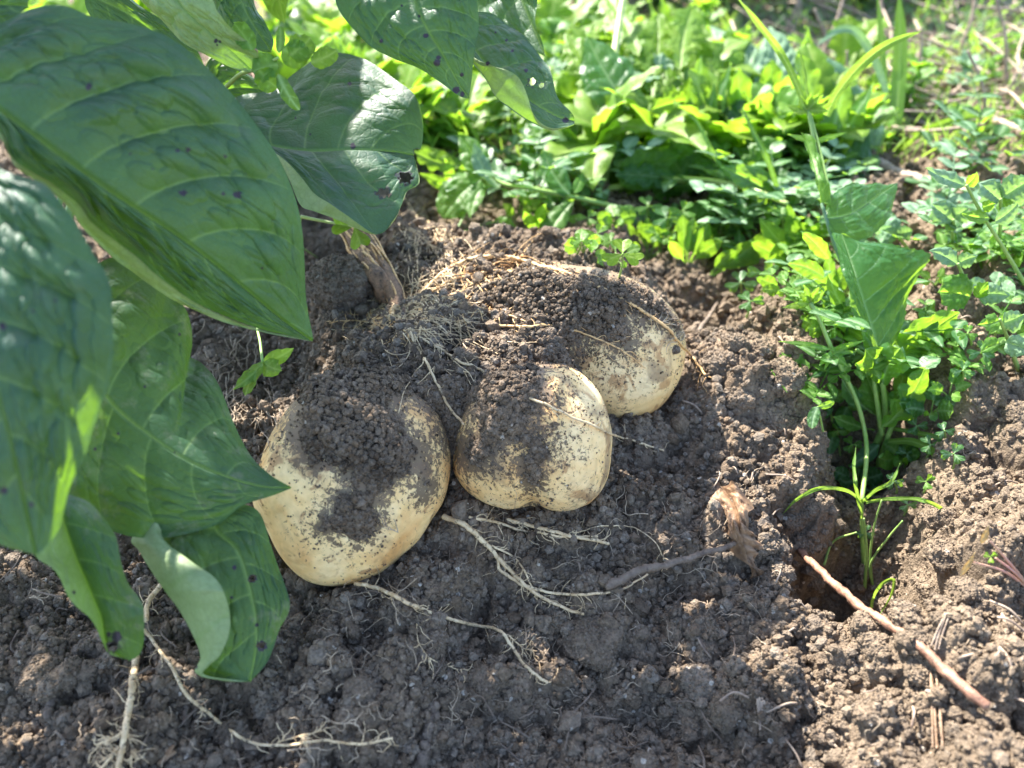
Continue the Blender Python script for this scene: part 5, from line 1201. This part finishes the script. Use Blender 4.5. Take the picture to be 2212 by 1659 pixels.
# red stalked sprig
Q = empty('clover', 'red stalked seedling with closed tan leaves at the right edge', 'clover'); dr_ = gdep(2205, 1270)
for (t, b, m_) in [((2092,1215),(2150,1195),0), ((2130,1138),(2120,1180),1)]:
    pass
wstem(Q, [(2225,1275),(2170,1235),(2105,1215)], [dr_, dr_-.01, dr_-.015], 3.5, M_RSTEM); wstem(Q, [(2225,1270),(2180,1215),(2140,1170)], [dr_, dr_-.01, dr_-.015], 3.5, M_RSTEM); wstem(Q, [(2225,1272),(2190,1235),(2150,1205)], [dr_, dr_-.01, dr_-.01], 3.5, M_RSTEM)
wl(Q, (2075,1245), (2108,1193), 13, dr_-.015, dr_-.015, 0, 'lance', .2, M_RED, name='leaflet'); wl(Q, (2120,1175), (2137,1135), 15, dr_-.015, dr_-.015, 0, 'lance', .2, M_RED, name='leaflet'); trefoil(Q, 2140, 1203, 15, dr_-.012, .9, 1.5, M_YEL)

# wrinkled dead nettles on the right
def nettle(px, py, leaves, label, stem, lift=.05, mat=M_PALE):
    p = empty('dead_nettle', label, 'weed'); d = gdep(px, py)
    wstem(p, [(px, py)] + stem, [d, d - lift * .5, d - lift], 5, M_GSTEM)
    for (bx, by, tx, ty, wd, mt) in leaves: wl(p, (bx, by), (tx, ty), wd, d - lift * .8, d - lift, RR.uniform(-5, 5), 'ovate' if wd < 60 else 'round', .45, mt, .16, 8, 5, .003)
    return p
nettle(2230, 640, [(2088,400,2000,362,34,M_PALE),(2088,400,2110,372,26,M_WEED),(2140,470,2080,460,30,M_WEED),(2150,480,2200,440,36,M_PALE),(2120,450,2150,440,26,M_WEED)], 'wrinkled nettle with a long slanting stem at right', [(2170,540),(2120,460),(2088,400)])
nettle(2150, 560, [(2162,430,2120,395,60,M_PALE),(2165,430,2225,392,70,M_PALE),(2160,430,2190,470,40,M_WEED)], 'pale crinkled leaf pair at the right edge, upper', [(2160,500),(2162,430)])
nettle(2060, 560, [(2060,475,2015,440,60,M_PALE),(2062,475,2092,450,44,M_PALE),(2060,480,2045,500,30,M_WEED)], 'wrinkled seedling left of the slanting nettle stem', [(2058,520),(2060,475)])
nettle(2060, 660, [(2070,570,2010,540,40,M_PALE),(2070,572,2110,555,36,M_PALE),(2100,640,2028,630,80,M_WEED),(2110,640,2180,640,50,M_PALE),(2110,645,2135,610,34,M_WEED)], 'broad wrinkled nettle above the curled thistle leaf', [(2085,620),(2070,570)])
nettle(1975, 560, [(1940,515,1900,495,70,M_PALE),(1945,515,1972,500,40,M_PALE)], 'round pale crinkled leaf behind the big toothed leaf', [(1955,530),(1942,515)], .02)
nettle(2200, 800, [(2160,690,2115,700,40,M_WEED),(2165,700,2212,680,50,M_PALE),(2170,740,2225,760,50,M_PALE),(2160,740,2120,760,36,M_WEED)], 'small nettle at the right edge beside the grey twig', [(2180,740),(2160,690)])
rc2 = [(1770,885,40,'oval leaf low in the shade'),(1820,890,36,''),(1790,960,34,''),(1850,870,30,''),(1790,840,28,'')]
for i, (x, y, s) in enumerate([(1780,880,44),(1825,900,40),(1798,955,34),(1760,900,26)]):
    p = empty('seedling', 'round leaved seedling in the shade beneath the cleavers', 'weed', 'round leaved seedlings beneath the cleavers'); dp = gdep(x, y + 30)
    wl(p, (x + 6, y - 22), (x - 6, y + 26), s, dp - .01, dp - .015, 3, 'round', .2, M_WEEDB, 0, K=4); wl(p, (x + 8, y - 22), (x + 42, y - 34), s * .6, dp - .01, dp - .012, 3, 'round', .2, M_WEED, 0, K=4)
    wstem(p, [(x + 18, y + 32), (x + 12, y), (x + 7, y - 22)], [dp, dp - .006, dp - .01], 2.5)
for i, (x, y, s) in enumerate([(1960,980,24),(2010,960,26),(1980,920,24),(2040,930,22),(1930,1040,22),(2060,980,28),(1830,860,22),(1880,1060,20),(1960,1090,20),(1870,1150,20),(2120,760,30),(2080,800,26),(2150,700,26),(1840,960,22),(1850,1000,18),(2000,1040,22),(1810,930,20),(2090,720,22)]):
    clover(x, y, s, 'small shaded clover around the sow thistle foot', group='clovers around the right hand weeds', mat=M_WEEDB if i < 12 else M_WEED, lift=.012, sq=.8)

# seedling with round leaflets in front of the top left leaves
Z = empty('clover', 'translucent round leaved sprig in front of the upper left potato leaves', 'clover'); dz_ = .30
for (cx, cy, tx, ty, wd, mt) in [(610,105,668,122,64,M_WEED),(625,120,672,80,60,M_YEL),(672,135,728,108,44,M_YEL),(602,115,604,55,20,M_WEED),(600,140,545,155,60,M_WEED),(560,150,600,190,54,M_WEED),(600,160,646,238,30,M_WEEDB),(545,110,505,50,44,M_WEED)]:
    wl(Z, (cx, cy), (tx, ty), wd, dz_, dz_ + .004, 3, 'round', .2, mt, 0, K=3, pucker=.0003)
wstem(Z, [(486,190),(520,160),(560,148),(600,125)], [.33, .31, dz_], 5); wstem(Z, [(486,190),(470,300),(600,560)], [.33, .38, gdep(600, 560)], 5)
# clover leaf hanging below the broad leaf, and one by the leaf tip
p = empty('clover', 'backlit bright clover leaf under the glossy potato leaf', 'clover'); dk = .395
trefoil(p, 765, 490, 46, dk, 1.0, 1.2, M_YEL); wstem(p, [(650,468),(700,478),(765,490)], [.40, .40, dk], 4, M_YEL if False else M_PSTEM); wstem(p, [(650,468),(640,520),(690,560)], [.40, .41, gdep(690, 560)], 3)
p = empty('clover', 'bright clover leaf hanging beside the tip of the largest leaf', 'clover'); dk = .335
for (t, wd, bd) in [((634,752),34,4),((503,840),30,-4),((530,855),26,6),((610,800),44,4)]: wl(p, (568, 782), t, wd, dk, dk - .004, bd, 'spat' if wd < 28 else 'ovate', .4, M_GRASS, 0, K=3, pucker=.0003, name='leaflet')
wstem(p, [(567,782),(562,740),(556,690),(590,640)], [dk, dk + .01, dk + .03, gdep(600, 650)], 3)

# ------------------------------------------------------------------ weedy background
def proto_plant(name, seed, nl, L0, W0, mat, prof, elev=(.3, 1.2), stem_h=.0):
    rs = np.random.default_rng(seed); parts = []
    for k in range(nl):
        a = k * 2.4 + rs.normal(0, .3); el = rs.uniform(*elev); dv = [math.cos(a) * math.cos(el), math.sin(a) * math.cos(el), math.sin(el)]
        b = [0, 0, rs.uniform(0, stem_h)]; ln = L0 * rs.uniform(.6, 1.15)
        V, Fq, at = wleaf(b, dv, ln, W0 * rs.uniform(.7, 1.2), droop=rs.uniform(.1, .5), prof=prof, n=16, nw=5, seed=seed * 9 + k, pucker=.001, K=5)
        parts.append((V, q2t(Fq), at))
    if stem_h: 
        tv, tf, _ = tube(np.array([[0, 0, -.01], [0, 0, stem_h * .5], [.003, 0, stem_h]]), .0016, 6); parts.append((tv, tf, {k: np.zeros(len(tv)) for k in parts[0][2]}))
    V, Fc, at = cat(parts); me = mesh_np(name, V, Fc, at); me.materials.append(mat); return me
PR = [proto_plant('weed', 1, 12, .06, .026, M_YEL, 'ovate', (.3, 1.3), .05), proto_plant('weed', 2, 14, .05, .018, M_WEED, 'spat', (.4, 1.3), .03), proto_plant('weed', 3, 9, .08, .035, M_YEL, 'lobed', (.5, 1.3), .04),
      proto_plant('weed', 4, 16, .035, .02, M_WEED, 'round', (.1, 1.1), .07), proto_plant('weed', 5, 10, .075, .02, M_WEEDB, 'lance', (.5, 1.4), .03), proto_plant('weed', 6, 18, .03, .015, M_PALE, 'ovate', (.1, 1.0), .05)]
def sprawl(seed, mat, nst=5, H=.045, lf=.008):
    rs = np.random.default_rng(seed); parts = []
    for k in range(nst):
        a = k * 6.28 / nst + rs.normal(0, .4); end = np.array([math.cos(a) * H * rs.uniform(.5, 1.1), math.sin(a) * H * rs.uniform(.5, 1.1), H * rs.uniform(.4, 1)])
        pth = spline([np.zeros(3), end * [.35, .35, .75], end], 14); tv, tf, _ = tube(pth, np.linspace(.0007, .0004, 14), 5)
        parts.append((tv, tf, {q: np.zeros(len(tv)) for q in ('vein', 'under', 'crease', 'spot')}))
        for j in range(4, 14, 3):
            for sg in (-1, 1):
                b = a + sg * rs.uniform(.8, 1.5); dv = [math.cos(b), math.sin(b), rs.uniform(0, .7)]
                V, Fq, at = wleaf(pth[j], dv, lf * 1.5 * rs.uniform(.8, 1.4), lf * 1.5 * rs.uniform(.5, .8), droop=.2, prof='ovate', n=8, nw=3, seed=j, K=3, pucker=.0002, wave=.0003); parts.append((V, q2t(Fq), at))
    V, Fc, at = cat(parts); me = mesh_np('chickweed', V, Fc, at); me.materials.append(mat); return me
SW = [sprawl(1, M_WEED), sprawl(2, M_WEEDB, 6, .05, .009), sprawl(3, M_WEED, 7, .035, .007), sprawl(4, M_PALE, 5, .045, .010), sprawl(5, M_WEEDB, 6, .06, .011)]
PL = ['bright broad leaved weed', 'spoon leaved green weed', 'lobed yellow green weed', 'round leaved bushy weed', 'narrow dark leaved weed', 'small pale leaved weed']
def place(me, x, y, sc, lab, cat_, grp, sink=.004):
    o = bpy.data.objects.new(me.name, me); C.objects.link(o); o.location = (x, y, float(gz(x, y)) - sink); o.rotation_euler = (RR.uniform(-.15, .15), RR.uniform(-.15, .15), RR.uniform(0, 6.28)); o.scale = (sc,) * 3
    return tag(o, lab, cat_, grp)
for i in range(210):
    if i < 160: px, py = RR.uniform(560, 1560), RR.uniform(30, 400)
    elif i < 175: px, py = RR.uniform(-50, 620), RR.uniform(0, 120)
    elif i < 190: px, py = RR.uniform(1560, 1800), RR.uniform(250, 430)
    else: px, py = RR.uniform(1800, 2230), RR.uniform(180, 380)
    if py > 330 and px < 1240 and px > 1050: py -= 120
    if 1290 < px < 1560 and py < 110: continue
    q = ray_z(np.array(px), np.array(py), np.array(0.01)); k = int(RR.choice([0, 1, 2, 3, 4, 5], p=[.20, .22, .24, .10, .18, .06])); sc = RR.uniform(.8, 1.4)
    if i >= 190: k = int(RR.choice([1, 3, 5])); sc *= .55
    wz = ('at the far back of the weed patch' if py < 130 else 'in the middle of the weed patch' if py < 260 else 'at the near edge of the weed patch') + (' left of the thistle' if px < 1130 else ' around the thistle stalks' if px < 1450 else ' right of the thistle')
    place(PR[k], q[0], q[1], sc, PL[k] + (' ' + wz if i < 190 else ' among the dry litter at upper right'), 'weed', PL[k] + 's behind the potatoes' if i < 190 else PL[k] + 's at upper right')
for i, (x0, y0, x1, y1) in enumerate([(1690,60,1730,-40),(1745,160,1830,-30),(1870,110,1905,-10),(1790,170,1760,20),(1960,200,1990,60),(2060,120,2110,-30),(2130,260,2090,110),(2170,180,2150,-10),(1800,230,1830,110)]):
    p = empty('dry_stalk', 'dead brown stalk leaning among the litter at upper right', 'dry stalk', 'dead stalks at upper right'); dd_ = gdep(x0, y0 + 20)
    wstem(p, [(x0, y0 + 20), ((x0 + x1) / 2 + 12, (y0 + y1) / 2), (x1, y1)], [dd_, dd_ - .02, dd_ - .03], 4.5, M_STRAW)
for i in range(73):
    if (i % 3 == 0 and (i < 44 or i > 61)) or 63 < i < 71: continue
    if i < 44: px, py = RR.uniform(1090, 1760), RR.uniform(330, 540)
    elif i < 62: px, py = RR.uniform(1640, 2230), RR.uniform(440, 800)
    elif i < 70: px, py = RR.uniform(1750, 1900), RR.uniform(800, 1040)
    else: px, py = RR.uniform(1900, 2240), RR.uniform(250, 420)
    if py > 470 and px < 1450: continue
    q, _, _ = surf([px], [py]); k = int(RR.integers(0, 5)); sc = RR.uniform(.7, 1.2) * (1.0 if py < 500 else .8)
    wh = 'behind the soil heap' if i < 44 else 'on the right hand bank'
    wh = ('left of the clovers' if px < 1250 else 'behind the clovers' if px < 1500 else 'between clovers and toothed leaf') + ' behind the soil heap' if i < 44 else ('behind the toothed leaf' if px < 1900 else 'among the wrinkled nettles') + ' on the right hand bank' if i < 62 else 'by the dark hole on the right' if i < 70 else 'in the far grass at right'
    place(SW[k], q[0, 0], q[0, 1], sc, ['bright', 'dark', 'dense', 'pale', 'tall dark'][k] + ' small leaved chickweed tuft ' + wh, 'weed', 'chickweed tufts')
# dark shrubs at the back whose shade falls on the far soil
sh = [proto_plant('shrub', 20 + k, 260, .09, .035, M_WEEDB, 'lance', (.0, 1.4), .45) for k in range(2)]
for i, (x, y) in enumerate([(-.9,1.8),(-.35,1.75)] + [(.02 + .11 * (k % 7) + .05 * (k // 7), 1.34 + .17 * (k // 7)) for k in range(14)]):
    place(sh[i % 2], x, y, .75 if i < 2 else RR.uniform(.65, .8), 'dark leafy shrub at the far edge of the plot', 'shrub', 'dark shrubs at the far edge')
def litter(name, n, box, ln, wd, mat, label, cat_, seed, elev=(.0, .4), kind='stuff', blade=True, y_range=None):
    rs = np.random.default_rng(seed); parts = []
    px = rs.uniform(box[0], box[2], n); py = rs.uniform(box[1], box[3], n); q = ray_z(px, py, np.zeros(n)); q[:, 2] = gz(q[:, 0], q[:, 1])
    for k in range(n):
        a = rs.uniform(0, 6.28); el = rs.uniform(*elev); L0 = rs.uniform(*ln); dv = np.array([math.cos(a) * math.cos(el), math.sin(a) * math.cos(el), math.sin(el)])
        if blade:
            V, Fq, at = wleaf(q[k], dv, L0, rs.uniform(*wd), up=(rs.normal() * .3, rs.normal() * .3, 1), droop=rs.uniform(.0, .6), prof='blade', n=8, nw=2, seed=k, K=1, pucker=0, wave=0); parts.append((V, q2t(Fq), at))
        else:
            e = q[k] + dv * L0; m_ = (q[k] + e) / 2 + rs.normal(0, .1, 3) * L0 * [1, 1, .3]; m_[2] = max(m_[2], q[k][2])
            V, Fc, _ = tube(spline([q[k] + [0, 0, .002], m_ + [0, 0, .004], e + [0, 0, .002]], 9), rs.uniform(*wd) / 2, 5); parts.append((V, Fc, {}))
    V, Fc, at = cat(parts); return tag(link(name, mesh_np(name, V, Fc, at), mat), label, cat_, kind=kind)
litter('grass', 2600, (560,20,1600,400), (.02,.07), (.0015,.004), M_GRASS, 'short bright grass filling the weed patch behind the potatoes', 'grass', 4, (.5, 1.4))
litter('grass', 900, (1780,180,2260,420), (.015,.05), (.0012,.003), M_GRASS, 'thin grass seedlings in the sunlit soil at upper right', 'grass', 5, (.5, 1.4))
litter('grass', 2000, (1500,-20,2260,200), (.02,.06), (.002,.004), M_WEEDB, 'sparse dark grass along the top right', 'grass', 8, (.4, 1.2))
litter('straw_litter', 330, (1600,-20,2280,330), (.03,.16), (.0015,.004), M_STRAW, 'dry straw litter scattered over the ground at upper right', 'straw litter', 6, (-.02, .35), blade=False)
litter('straw_litter', 70, (1500,400,2260,1650), (.004,.014), (.0005,.0011), M_STRAW, 'small dry straw bits scattered on the sunlit soil', 'straw litter', 7, (-.05, .3), blade=False)
litter('straw_litter', 60, (0,1250,1600,1700), (.005,.02), (.0005,.001), M_DTWIG, 'small dark plant bits scattered on the shaded soil', 'straw litter', 9, (-.05, .3), blade=False)
